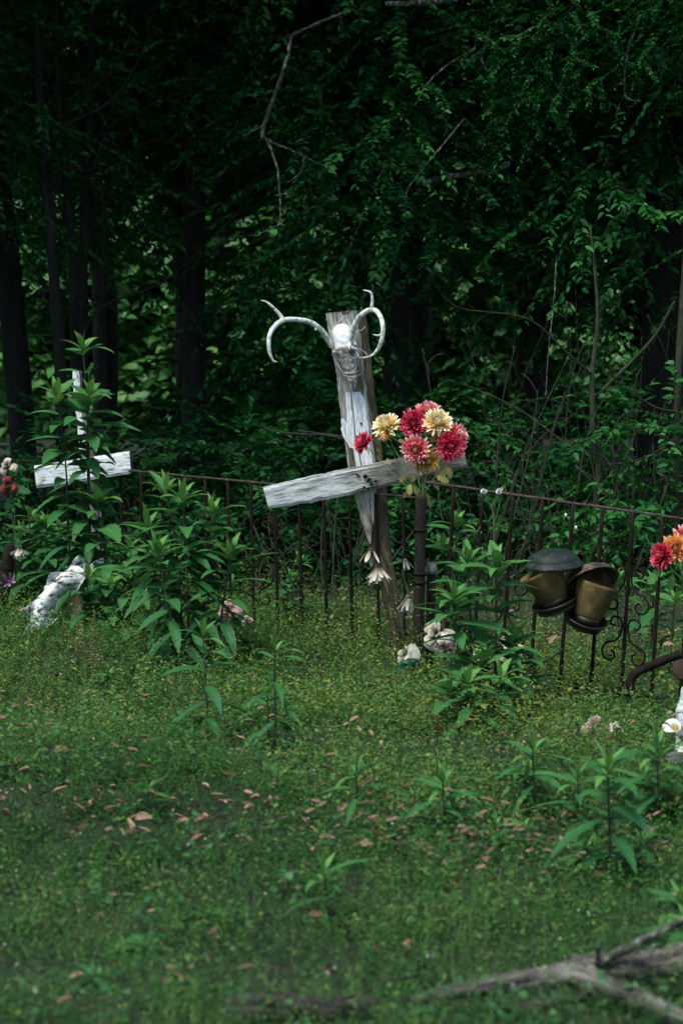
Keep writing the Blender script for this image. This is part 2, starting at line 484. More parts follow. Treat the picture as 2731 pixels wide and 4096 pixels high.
scene.view_settings.view_transform = 'Standard'
scene.view_settings.look = 'None'
scene.view_settings.exposure = 1.60
scene.view_settings.gamma = 1.0
scene.view_settings.use_curve_mapping = False
scene.cycles.use_denoising = True
scene.cycles.max_bounces = 4
scene.cycles.use_adaptive_sampling = True
scene.cycles.adaptive_threshold = 0.02
scene.cycles.adaptive_min_samples = 12
scene.cycles.diffuse_bounces = 2
scene.cycles.transmission_bounces = 2
scene.cycles.sample_clamp_indirect = 4

# ------------------------------------------------------------------ ground
def build_ground():
    xs = np.concatenate([np.linspace(-80, -6, 12)[:-1], np.linspace(-6, 6, 81), np.linspace(6, 80, 12)[1:]])
    ys = np.concatenate([np.linspace(-60, 2, 10)[:-1], np.linspace(2, 16, 95), np.linspace(16, 120, 16)[1:]])
    X, Y = np.meshgrid(xs, ys)
    fade = np.clip((40 - np.abs(X)) / 40, 0, 1) * np.clip((60 - np.abs(Y)) / 60, 0, 1)
    Z = gh_np(X, Y) * np.where((np.abs(X) < 7) & (Y > 1) & (Y < 17), 1, fade)
    v = np.stack([X.ravel(), Y.ravel(), Z.ravel()], 1)
    nx, ny = len(xs), len(ys)
    f = [(j * nx + i, j * nx + i + 1, (j + 1) * nx + i + 1, (j + 1) * nx + i) for j in range(ny - 1) for i in range(nx - 1)]
    me = bpy.data.meshes.new('ground')
    me.from_pydata(v.tolist(), [], f)
    me.polygons.foreach_set('use_smooth', np.ones(len(me.polygons), dtype=bool))
    o = finish('ground', me, M['soil'])
    tag(o, kind='structure')
build_ground()

def nz(x, y, s, off=0.0):
    return np.array([mnoise.noise(Vector((a * s + off, b * s - off, off))) for a, b in zip(x, y)])

# low weedy ground cover
def view_halfwidth(y):
    return 0.145 * y + 0.75
def scatter(n, y0, y1):
    y = np.sqrt(rng.uniform(y0 ** 2 + 0.0, y1 ** 2, n)) if False else rng.uniform(y0, y1, n)
    x = rng.uniform(-1, 1, n) * 2.9
    k = np.abs(x) < view_halfwidth(y)
    return x[k], y[k]

LITTER_SPOTS = [G(*p) for p in ((880, 3300), (1380, 3330), (1650, 3310), (1880, 3420), (2180, 3480), (210, 3240), (60, 2860), (2650, 2640), (2180, 3360), (620, 3330), (1780, 3010), (2560, 2600), (130, 3010))]

LOG_LINES = [((1640, 4005), (1990, 3942)), ((1990, 3942), (2290, 3902)), ((2290, 3902), (2860, 4140)), ((2290, 3870), (2900, 3810)), ((930, 4050), (1500, 4025))]
def log_dist(x, y):
    d = np.full(len(x), 9.0)
    for a, b in LOG_LINES:
        A, B = G(*a), G(*b)
        for k in range(9):
            p = A.lerp(B, k / 8)
            d = np.minimum(d, np.hypot(x - p.x, (y - p.y + 0.06) * 0.8))
    return d

def build_cover():
    x, y = scatter(112000, 4.4, 12.9)
    xb, yb_ = scatter(30000, 4.4, 7.6)
    x = np.concatenate([x, xb]); y = np.concatenate([y, yb_])
    n1 = nz(x, y, 1.3, 3.0); n2 = nz(x, y, 4.5, 9.0)
    ld = np.full(len(x), 9.0)
    for s in LITTER_SPOTS:
        ld = np.minimum(ld, np.hypot((x - s.x) / 1.5, y - s.y))
    fl = np.interp(x, [-2.5, -1.7, 0.2, 1.4, 2.5], [13.2, 12.3, 10.5, 9.4, 8.4])
    keep = rng.uniform(0, 1, len(x)) < np.clip(0.95 + 0.35 * n1 + 0.6 * n2, 0.4, 1) * np.clip(0.4 + ld * 2.4, 0.4, 1) * np.clip(1.0 - (y - fl - 0.3) / 0.9, 0.06, 1)
    x, y, n1, n2 = x[keep], y[keep], n1[keep], n2[keep]
    n = len(x)
    n3 = nz(x, y, 0.55, 50.0)
    ldist = log_dist(x, y)
    h = (0.030 + 0.15 * rng.uniform(0, 1, n) ** 2.6) * (1.0 + 0.9 * np.clip(n1, -0.5, 0.6)) * np.where(ldist < 0.10, 0.65, 1.0) * np.interp(fl[keep] - y, [-0.6, 0.3, 1.6, 2.6], [1.4, 1.6, 1.15, 1.0])
    lean = rng.normal(0, 0.35, (n, 2))
    K = 8
    t = (np.arange(K)[None, :] + rng.uniform(0, 1, (n, K))) / K
    t = 0.25 + 0.75 * t
    ang = rng.uniform(0, 2 * math.pi, (n, 1)) + np.arange(K)[None, :] * 2.2 + rng.normal(0, 0.3, (n, K))
    px = x[:, None] + lean[:, :1] * h[:, None] * t
    py = y[:, None] + lean[:, 1:] * h[:, None] * t
    pz = gh_np(x, y)[:, None] + h[:, None] * t
    pos = np.stack([px, py, pz], 2).reshape(-1, 3)
    el = rng.uniform(-0.2, 0.9, (n, K))
    ax = np.stack([np.cos(ang), np.sin(ang), el], 2).reshape(-1, 3)
    nr = np.stack([-0.4 * np.cos(ang), -0.4 * np.sin(ang), np.ones_like(ang)], 2).reshape(-1, 3) + rng.normal(0, 0.35, (n * K, 3))
    big = np.where(n2 > 0.12, 1.35, 0.9) * np.where(rng.uniform(0, 1, n) < 0.10, 1.7, 1.0)
    L = (rng.uniform(0.007, 0.0155, (n, K)) * big[:, None] * np.interp(y, [4.4, 8.5], [0.62, 1.0])[:, None]).ravel()
    W = L * rng.uniform(0.28, 0.62, n * K)
    base = 0.44 + 0.42 * n1 + 0.3 * n3 + rng.normal(0, 0.20, n) + 2.2 * (h - 0.07) + np.interp(y, [4.5, 6.5, 8.5, 12], [-0.14, -0.04, 0.10, 0.03])  # leaf colour dims in front and brightens mid ground, as the light falls
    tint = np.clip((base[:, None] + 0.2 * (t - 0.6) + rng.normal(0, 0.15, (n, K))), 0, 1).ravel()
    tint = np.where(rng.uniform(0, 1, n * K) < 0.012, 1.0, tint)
    return pos, ax, nr, L, W, tint
cv = build_cover()
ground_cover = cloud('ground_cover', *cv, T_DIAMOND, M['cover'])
tag(ground_cover, 'dense low chickweed like ground cover over the clearing', 'ground cover', kind='stuff')

def build_broad():
    x, y = scatter(2600, 4.4, 11.5)
    n1 = nz(x, y, 1.4, 120.0)
    k = rng.uniform(0, 1, len(x)) < np.clip(0.30 + 1.2 * n1, 0.03, 1) * np.interp(y, [4.4, 7, 9, 11.5], [1.0, 0.7, 0.3, 0.5]) * np.where(log_dist(x, y) < 0.1, 0.2, 1)
    x, y = x[k], y[k]
    n, K = len(x), 6
    a = rng.uniform(0, 6.28, (n, K)); r = rng.uniform(0.01, 0.05, (n, K)); h = rng.uniform(0.05, 0.12, (n, K))
    pos = np.stack([x[:, None] + r * np.cos(a), y[:, None] + r * np.sin(a), gh_np(x, y)[:, None] + h], 2).reshape(-1, 3)
    ax = np.stack([np.cos(a), np.sin(a), rng.normal(-.05, .25, (n, K))], 2).reshape(-1, 3)
    nr = np.stack([rng.normal(0, .3, (n, K)), rng.normal(-.15, .3, (n, K)), np.ones((n, K))], 2).reshape(-1, 3)
    L = (rng.uniform(0.011, 0.024, (n, 1)) * rng.uniform(0.75, 1.2, (n, K))).ravel()
    return pos, ax, nr, L, L * rng.uniform(0.7, 1.0, n * K), np.clip(rng.normal(.5, .25, n * K), 0, 1)
broad = cloud('broadleaf_cover', *build_broad(), T_LEAF, M['broad'])
tag(broad, 'rounder cool green leaves in low patches among the ground cover', 'ground cover', kind='stuff')

def build_grass():
    x, y = scatter(70000, 4.4, 12.6)
    n1 = nz(x, y, 1.9, 31.0)
    k = rng.uniform(0, 1, len(x)) < np.clip(0.5 + 1.2 * n1, 0.12, 1) * np.where(log_dist(x, y) < 0.12, 0.4, 1)
    x, y = x[k], y[k]
    n = len(x)
    a = rng.uniform(0, 2 * math.pi, n)
    ax = np.stack([0.75 * np.cos(a), 0.75 * np.sin(a), np.ones(n)], 1)
    nr = np.stack([-np.cos(a), -np.sin(a), 0.8 * np.ones(n)], 1)
    pos = np.stack([x, y, gh_np(x, y)], 1)
    return pos, ax, nr, rng.uniform(0.04, 0.15, n), rng.uniform(0.0010, 0.0024, n), np.clip(rng.normal(0.5, 0.22, n), 0, 1)
grass = cloud('grass', *build_grass(), T_BLADE, M['cover'])
tag(grass, 'thin grass blades standing among the low weeds', 'grass', kind='stuff')

def build_litter():
    xs, ys = [], []
    for s in LITTER_SPOTS:
        m = 55
        xs.append(s.x + rng.normal(0, 0.27, m)); ys.append(s.y + rng.normal(0, 0.24, m))
    x, y = scatter(2000, 4.6, 13)
    k = nz(x, y, 1.1, 71) > -0.1
    xs.append(x[k]); ys.append(y[k])
    x = np.concatenate(xs); y = np.concatenate(ys)
    n = len(x)
    a = rng.uniform(0, 2 * math.pi, n)
    ax = np.stack([np.cos(a), np.sin(a), rng.normal(0.0, 0.25, n)], 1)
    nr = np.stack([rng.normal(0, 0.35, n), rng.normal(-0.15, 0.35, n), np.ones(n)], 1)
    pos = np.stack([x, y, gh_np(x, y) + rng.uniform(0.02, 0.085, n)], 1)
    L = rng.uniform(0.016, 0.05, n)
    return pos, ax, nr, L, L * rng.uniform(0.18, 0.36, n), np.clip(rng.normal(0.55, 0.25, n), 0, 1)
litter = cloud('leaf_litter', *build_litter(), T_CURL, M['litter'])
tag(litter, 'curled tan dead leaves scattered over the ground', 'dead leaves', kind='stuff')

def build_specks():
    x, y = scatter(260, 4.6, 7.5)
    n = len(x)
    a = rng.uniform(0, 6.28, n)
    pos = np.stack([x, y, gh_np(x, y) + rng.uniform(0.08, 0.12, n)], 1)
    ax = np.stack([np.cos(a), np.sin(a), 0.2 * np.ones(n)], 1)
    nr = np.stack([rng.normal(0, .3, n), rng.normal(-.4, .3, n), np.ones(n)], 1)
    return pos, ax, nr, 0.0048 * np.ones(n), 0.004 * np.ones(n), rng.uniform(0, 1, n)
specks = cloud('chickweed_blossoms', *build_specks(), T_DIAMOND, M['puff'])
tag(specks, 'tiny white blossoms dotted through the front ground cover', 'blossoms', kind='stuff')

# ------------------------------------------------------------------ forest
def crown_cloud(seed, rx, ry, rz, twigs, per, Lm, gap=0.0, layer=0.5, dens_scale=1.1):
    g = np.random.default_rng(seed)
    m = int(twigs * 2.2)
    d = unit(g.normal(0, 1, (m, 3)))
    r = g.uniform(0.15, 1, (m, 1)) ** 0.45
    c = d * r * np.array([[rx, ry, rz]])
    nv = np.array([mnoise.noise(Vector(p) * dens_scale + Vector((seed * 3.1, 0, 0))) for p in c])
    c = c[nv > gap][:twigs]
    m = len(c)
    out = unit(c / np.array([[rx, ry, rz]]) + g.normal(0, 0.55, (m, 3)))
    out[:, 2] = out[:, 2] * 0.35 - 0.12
    out = unit(out)
    tl = g.uniform(0.35, 0.8, m)
    s = (np.arange(per)[None, :] + g.uniform(0, 0.6, (m, per))) / per
    side = np.where(np.arange(per) % 2 == 0, 1, -1)[None, :]
    hor = unit(np.cross(out, np.array([[0, 0, 1.0]])))
    pos = c[:, None, :] + out[:, None, :] * (tl[:, None] * s)[:, :, None]
    pos[:, :, 2] -= 0.22 * tl[:, None] * s ** 2
    ax = out[:, None, :] * 0.65 + hor[:, None, :] * side[:, :, None] * g.uniform(0.5, 1.1, (m, per))[:, :, None] + g.normal(0, 0.22, (m, per, 3))
    ax[:, :, 2] -= 0.15
    nr = np.array([[[0, 0, 1.0]]]) + g.normal(0, 0.42, (m, per, 3)) + d[:1, None, :] * 0
    L = Lm * g.uniform(0.6, 1.25, (m, per))
    W = L * g.uniform(0.36, 0.5, (m, per))
    tint = np.clip(g.normal(0.45, 0.28, (m, 1)) + g.normal(0, 0.16, (m, per)), 0, 1)  # whole sprays made paler in colour, so clumps look lit
    return pos.reshape(-1, 3), ax.reshape(-1, 3), nr.reshape(-1, 3), L.ravel(), W.ravel(), tint.ravel()

CROWNS = [cloud('crown', *crown_cloud(1, 1.7, 1.3, 1.9, 1300, 34, 0.049, 0.07), T_LEAF, 'mesh'),
          cloud('crown', *crown_cloud(2, 1.8, 1.4, 1.7, 1350, 36, 0.041, 0.09), T_LEAF, 'mesh'),
          cloud('crown', *crown_cloud(3, 1.6, 1.3, 2.0, 1150, 32, 0.058, 0.07), T_LEAF, 'mesh')]
BUSHES = [cloud('foliage', *crown_cloud(4, 0.7, 0.55, 0.65, 260, 18, 0.07, 0.0, dens_scale=2.5), T_LEAF, 'mesh'),
          cloud('foliage', *crown_cloud(5, 0.65, 0.5, 0.75, 240, 18, 0.09, 0.0, dens_scale=2.5), T_LEAF, 'mesh')]
for me in CROWNS + BUSHES:
    me.materials.append(M['forest'])

def put(mesh, name, parent, loc, sc, rz, rx=0.0):
    o = bpy.data.objects.new(name, mesh)
    COL.objects.link(o)
    o.parent = parent
    o.location = Vector(loc) - ORG[parent.name]
    o.scale = sc
    o.rotation_euler = (rx, 0, rz)
    ORG[o.name] = ORG[parent.name]
    return o

def tree(label, base, pts, r0, crowns, bark='bark', limbs=5, name='tree', group=None, seed=0, rtop=0.35):
    """pts: trunk polyline (world), crowns: list of (variant, x,y,z, sx,sy,sz, rz)."""
    g = random.Random(seed)
    t = thing(name, label, 'tree', base, group)
    tr = MB()
    path = catmull(pts, 6)
    tr.tube(path, lerps([r0 * 1.25, r0, r0 * 0.85, r0 * rtop], len(path)), 12, lump=0.25)
    for k in range(limbs):
        i = int(len(path) * g.uniform(0.3, 0.95))
        i = min(i, len(path) - 1)
        a = g.uniform(0, 6.28); L = g.uniform(0.7, 1.7)
        p0 = path[i]
        q = [p0]
        for s in range(1, 5):
            q.append(p0 + Vector((math.cos(a) * L * s / 4 + g.uniform(-.08, .08), math.sin(a) * L * s / 4, L * 0.5 * s / 4 + g.uniform(-.06, .06))))
        qq = catmull(q, 4)
        tr.tube(qq, lerps([r0 * 0.4, r0 * 0.06], len(qq)), 7, lump=0.2)
    tr.build('trunk', M[bark], t)
    for (v, x, y, z, sx, sy, sz, rz) in crowns:
        put(CROWNS[v], 'crown', t, (x, y, z), (sx, sy, sz), rz)
    return t

def gx(px, Y):
    return (px - CX) / F * Y
def base_at(x, y):
    return Vector((x, y, gh(x, y) if y < 16 else 0.0))

# first row: the wood's edge
E = [
    # px of base, Y, trunk radius, top lean, label, crowns (variant, dx,dy,z, scale, rz); upper one out of view, added to shade the edge
    (120, 14.6, 0.075, -0.4, 'thick dark tree at the left edge, rising behind the white cross', [(0, -0.3, 0.3, 3.7, 1.1, 0.3), (2, 0.0, -1.2, 6.2, 1.35, 1.2)]),
    (770, 14.8, 0.07, 0.05, 'straight black tree trunk between the two crosses', [(1, 0.1, 0.3, 3.6, 1.0, 2.1), (0, 0.0, -1.3, 6.1, 1.4, 2.9)]),
    (1560, 14.4, 0.07, 0.2, 'leafy tree straight behind the leaning skull cross', [(0, 0.0, 0.2, 3.2, 1.1, 0.9), (2, 0.2, -0.2, 6.6, 1.35, 4.4)]),
    (2110, 14.9, 0.06, 0.3, 'leafy tree behind the right fence panel, boughs above the lanterns', [(1, 0.0, 0.0, 3.75, 1.1, 3.9), (0, 0.1, -0.3, 6.7, 1.4, 0.2)]),
    (2640, 14.0, 0.14, 0.1, 'stout dark trunk at the right edge with boughs overhead', [(2, 0.1, 0.1, 3.4, 1.05, 1.7), (1, 0.5, 0.0, 6.5, 1.35, 5.0)]),
]
for i, (px, Y, r, ln, lab, cr) in enumerate(E):
    x = gx(px, Y)
    b = base_at(x, Y)
    pts = [b - Vector((0, 0, 0.1)), b + Vector((ln * 0.2, 0, 1.2)), b + Vector((ln * 0.5, -0.05, 2.6)), b + Vector((ln, -0.3, 4.2)), b + Vector((ln, -0.8, 6.4))]
    tree(lab, b, pts, r, [(v, x + dx, Y + dy, z, s, s, s, rz) for (v, dx, dy, z, s, rz) in cr], seed=i, limbs=7)
# outer trees of the first row, half in frame; their upper crowns are unseen, added for shade
for i, (x, Y, lab, cr) in enumerate([(-3.6, 14.0, 'tall dark tree beyond the left edge of the clearing', [(1, 0.2, 0, 3.2, 1.2, 0.5), (0, 0.3, -1.5, 6.0, 1.4, 2.5)]),
                                     (3.6, 14.2, 'tall dark tree beyond the right edge of the clearing', [(0, -0.2, 0, 3.0, 1.2, 1.5), (2, -0.3, -0.4, 6.6, 1.4, 3.5)])]):
    b = base_at(x, Y)
    tree(lab, b, [b - Vector((0, 0, .1)), b + Vector((0, 0, 2)), b + Vector((0.1, 0, 4)), b + Vector((0.1, -0.4, 6))], 0.11, [(v, x + dx, Y + dy, z, s, s, s, rz) for (v, dx, dy, z, s, rz) in cr], seed=20 + i)

# slim stems of the left clump
for i, (p, lab) in enumerate([
    ([(255, 2300), (245, 1600), (205, 950), (165, 500), (150, 100)], 'slim dark sapling leaning left, leftmost of the left clump'),
    ([(290, 2300), (300, 1600), (285, 950), (240, 500), (225, 0)], 'slim dark sapling in the middle of the left clump'),
    ([(330, 2300), (330, 1600), (335, 950), (355, 500), (370, 0)], 'slim dark sapling leaning right in the left clump'),
    ([(430, 2290), (420, 1600), (412, 1100), (425, 740), (440, 200)], 'thin mottled sapling right of the left clump')]):
    Y = 13.7 + 0.15 * i
    q = pix(p, Y); q[0].z = gh(q[0].x, Y) - 0.05
    tree(lab, base_at(q[0].x, Y), q, (0.034, 0.026, 0.03, 0.018)[i], [(1, q[4].x, Y + 0.5, q[4].z + 1.6, 0.6, 0.6, 0.6, i * 1.3)], seed=40 + i, limbs=3, name='sapling')

# right side bare saplings
q = pix([(2365, 2330), (2372, 2200), (2392, 1900), (2398, 1850), (2375, 1760), (2368, 1500), (2390, 1250), (2360, 900)], 12.7); q[0].z = gh(q[0].x, 12.7) - 0.05
t = tree('thin pale forked sapling with an elbow behind the right fence panel', base_at(q[0].x, 12.7), q, 0.018, [(2, q[-1].x, 13.3, 3.2, 0.45, 0.45, 0.5, 0.4)], 'twig', 2, 'sapling', seed=51)
lb = MB(); qq = catmull(pix([(2372, 1600), (2440, 1530), (2530, 1440), (2620, 1340), (2700, 1200)], 12.75), 5)
lb.tube(qq, lerps([0.011, 0.007], len(qq)), 8, lump=0.2); lb.build('limb', M['twig'], t)
lb = MB(); qq = catmull(pix([(2398, 1860), (2500, 1850), (2600, 1820), (2731, 1730)], 12.7), 5)
lb.tube(qq, lerps([0.006, 0.003], len(qq)), 6, lump=0.2); lb.build('limb', M['twig'], t)
q = pix([(2690, 2450), (2705, 2100), (2707, 1900), (2712, 1500), (2740, 1000), (2745, 500)], 12.6); q[0].z = gh(q[0].x, 12.6) - 0.05
tree('thin straight brown sapling at the right edge', base_at(q[0].x, 12.6), q, 0.022, [(0, q[-1].x + 0.2, 13.2, 3.6, 0.5, 0.5, 0.5, 0.4)], 'twig', 3, 'sapling', seed=52)

# second and third rows, deep in the wood; upper crowns unseen, added to block sky light
for i, (x, Y, r, zc, sc, v, lab) in enumerate([
    (-2.7, 17.2, 0.12, 4.3, 1.25, 2, 'dark tree deep in the wood at the far left'),
    (-1.2, 17.8, 0.09, 4.6, 1.3, 0, 'dark tree deep in the wood behind the tall weed'),
    (0.1, 17.0, 0.08, 4.3, 1.3, 1, 'dark tree deep in the wood behind the pale dead branch'),
    (1.35, 17.6, 0.10, 4.6, 1.3, 2, 'dark tree deep in the wood above the flower bouquet'),
    (2.7, 17.1, 0.11, 4.4, 1.25, 0, 'dark tree deep in the wood at the far right'),
    (-2.0, 19.6, 0.10, 5.6, 1.6, 1, 'rear tree of the wood standing left, only its gaps lit'),
    (0.6, 19.8, 0.10, 5.8, 1.6, 0, 'rear tree of the wood standing in the middle'),
    (3.0, 19.5, 0.10, 5.6, 1.6, 2, 'rear tree of the wood standing right')]):
    b = Vector((x, Y, 0))
    tree(lab, b, [b - Vector((0, 0, .1)), b + Vector((0.05, 0, 1.5)), b + Vector((-0.08, 0, 3)), b + Vector((0, 0, zc + 1))], r,
         [(v, x, Y, zc, sc, sc, sc * 0.95, i * 1.1), ((v + 1) % 3, x + 0.2, Y, zc + 3.3, sc * 1.15, sc * 1.15, sc, i * 0.7)], seed=60 + i, limbs=6)

# far wood: one mass of foliage
def far_mass():
    g = np.random.default_rng(77)
    n = 190000
    x = g.uniform(-10.5, 10.5, n); y = g.uniform(28, 33, n); z = g.uniform(0, 8.0, n)
    nv = np.array([mnoise.noise(Vector((a * 0.9, b * 0.9, c * 0.9))) for a, b, c in zip(x, y, z)])
    k = nv + (y - 28) * 0.25 > 0.0
    x, y, z = x[k], y[k], z[k]; n = len(x)
    a = g.uniform(0, 6.28, n)
    ax = np.stack([np.cos(a), np.sin(a), g.normal(-.2, .3, n)], 1)
    nr = np.stack([g.normal(0, .5, n), g.normal(-.5, .5, n), np.ones(n)], 1)
    L = g.uniform(0.15, 0.30, n)
    return np.stack([x, y, z], 1), ax, nr, L, L * 0.55, np.clip(g.normal(0.5, 0.22, n) + 0.3 * nv[k], 0, 1)
far = cloud('far_woods', *far_mass(), T_LEAF, M['far'])
tag(far, 'light green foliage of the far wood glimpsed through gaps', 'woods', kind='stuff')

# understorey bushes behind the fence
for i, (px, Y, z, s, v, lab) in enumerate([
    (60, 13.0, 0.45, 0.8, 0, 'dark leafy bush behind the left end of the fence'),
    (560, 13.4, 0.40, 0.7, 1, 'dark leafy bush behind the fence between white cross and weeds'),
    (1000, 13.2, 0.45, 0.8, 0, 'dark leafy bush behind the fence left of the skull cross'),
    (1330, 13.8, 0.5, 0.8, 1, 'dark leafy bush directly behind the skull cross'),
    (1790, 13.3, 0.5, 0.85, 0, 'dark leafy bush behind the bouquet'),
    (2250, 13.6, 0.35, 0.6, 1, 'dark leafy bush behind the hanging lanterns'),
    (2640, 12.6, 0.5, 0.9, 0, 'dark leafy bush behind the fence at the right edge'),
    (1150, 16.0, 0.8, 1.1, 1, 'dark shrub deeper in the wood left of the skull'),
    (1900, 16.2, 0.55, 0.75, 0, 'dark shrub deeper in the wood right of the bouquet')]):
    x = gx(px, Y)
    b = base_at(x, Y)
    t = thing('bush', lab, 'bush', b)
    put(BUSHES[v], 'foliage', t, (x, Y, b.z + z), (s, s, s), i * 0.9)
    st = MB(); g = random.Random(i)
    for k in range(9):
        a = g.uniform(0, 6.28); rr = g.uniform(0.2, 0.6) * s
        q = catmull([b, b + Vector((rr * .3 * math.cos(a), rr * .3 * math.sin(a), z * .6)), b + Vector((rr * math.cos(a), rr * math.sin(a), z * g.uniform(1.0, 1.7)))], 5)
        st.tube(q, lerps([0.009, 0.003], len(q)), 5)
    st.build('stems', M['twig'], t)

# brambles: thin bare canes behind the fence
def bramble(lab, px0, px1, py0, py1, Y, n, seed, thick=0.0035):
    g = random.Random(seed)
    x = gx((px0 + px1) / 2, Y)
    b = base_at(x, Y)
    t = thing('bramble', lab, 'bramble', b)
    mb = MB()
    for k in range(n):
        xs = g.uniform(px0, px1); ye = g.uniform(py0, py1)
        yy = Y + g.uniform(-0.35, 0.5)
        root = base_at(gx(xs, yy), yy)
        tip = P(xs + g.uniform(-380, 380), ye, yy + g.uniform(-.2, .2))
        tip.z = max(tip.z, 0.12)
        mid = root.lerp(tip, 0.5) + Vector((g.uniform(-.1, .1), 0, g.uniform(0.0, 0.3)))
        q = catmull([root, mid, tip], 8)
        r = thick * g.uniform(0.6, 1.5)
        mb.tube(q, lerps([r, r * 0.4], len(q)), 5)
        for s in range(g.randint(1, 4)):
            i = g.randint(5, len(q) - 2)
            e = q[i] + Vector((g.uniform(-.16, .16), g.uniform(-.08, .08), g.uniform(-.05, .18)))
            mb.tube(catmull([q[i], q[i].lerp(e, .5) + Vector((0, 0, .02)), e], 3), r * 0.4, 4)
    mb.build('canes', M['twig'], t)
    return t
bramble('tangle of bare grey canes behind the lanterns', 1900, 2550, 1350, 2350, 12.2, 36, 1, 0.0045)
bramble('tangle of bare canes right of the bouquet and above the rail', 2000, 2731, 1150, 2000, 13.2, 32, 2, 0.004)
bramble('tangle of bare canes behind the fence left of the skull cross', 950, 1450, 1700, 2450, 12.0, 26, 3, 0.004)
bramble('tangle of bare canes at the right edge of the fence', 2450, 2800, 1500, 2400, 12.4, 22, 4, 0.004)

# pale dead limbs hanging in the foliage
def dead_branch(lab, paths, Y, bark='palebark'):
    p0 = P(paths[0][0][0][0], paths[0][0][0][1], Y)
    t = thing('dead_branch', lab, 'branch', p0)
    mb = MB()
    for pts, r0, r1 in paths:
        q = catmull(pix(pts, Y), 6)
        jit = [p + Vector((random.uniform(-1, 1), random.uniform(-1, 1), random.uniform(-1, 1))) * 0.002 for p in q]
        mb.tube(jit, lerps([r0, r1], len(q)), 8, lump=0.3)
    mb.build('limb', M[bark], t)
dead_branch('long pale lichen spotted dead branch hanging above the left antler', [
    ([(1400, 40), (1289, 83), (1180, 132), (1165, 150), (1150, 220), (1124, 305), (1080, 427), (1050, 520), (1046, 540)], 0.0085, 0.0105),
    ([(1046, 540), (1100, 575), (1176, 605), (1250, 640), (1320, 672)], 0.008, 0.002),
    ([(1050, 535), (1082, 590), (1110, 680), (1119, 790), (1121, 880), (1100, 905), (1045, 930)], 0.0085, 0.003),
    ([(1060, 500), (1010, 520), (985, 540)], 0.008, 0.003),
    ([(1215, 630), (1200, 690), (1150, 730)], 0.005, 0.002)], 12.9)
dead_branch('pale broken limb lying level in the dark foliage, upper right', [([(1671, 735), (1760, 712), (1860, 695), (1960, 680), (2040, 650)], 0.014, 0.02)], 13.45)
dead_branch('short pale limb in the dark foliage near the right edge', [([(2460, 745), (2520, 765), (2611, 762), (2690, 800)], 0.015, 0.010)], 13.4)
dead_branch('thin drooping bare twig hanging right of the bouquet', [([(2225, 1050), (2215, 1200), (2200, 1330), (2188, 1470), (2182, 1590)], 0.0035, 0.0025)], 12.6)
dead_branch('thin arching twig across the foliage, top middle', [([(1900, 190), (1800, 250), (1720, 320), (1670, 400), (1655, 420)], 0.006, 0.003), ([(1860, 470), (1760, 590), (1640, 740), (1620, 820)], 0.006, 0.003)], 12.9, 'palebark')
dead_branch('bare twig hanging in the foliage at upper right', [([(2560, 60), (2520, 170), (2500, 280), (2500, 380), (2550, 405)], 0.008, 0.004), ([(2480, 410), (2465, 450), (2468, 480)], 0.006, 0.003)], 12.9, 'palebark')
dead_branch('lichened bough at the top edge above the skull', [([(1540, 15), (1680, 8), (1830, -5)], 0.014, 0.018), ([(1960, 110), (1940, 180), (1925, 230), (1950, 290)], 0.011, 0.005)], 13.1)
dead_branch('long bare stick pointing at the post from the left', [([(1060, 1715), (1180, 1735), (1290, 1738), (1380, 1755)], 0.004, 0.003), ([(1190, 1722), (1300, 1735), (1375, 1745)], 0.003, 0.003)], 11.6, 'twig')

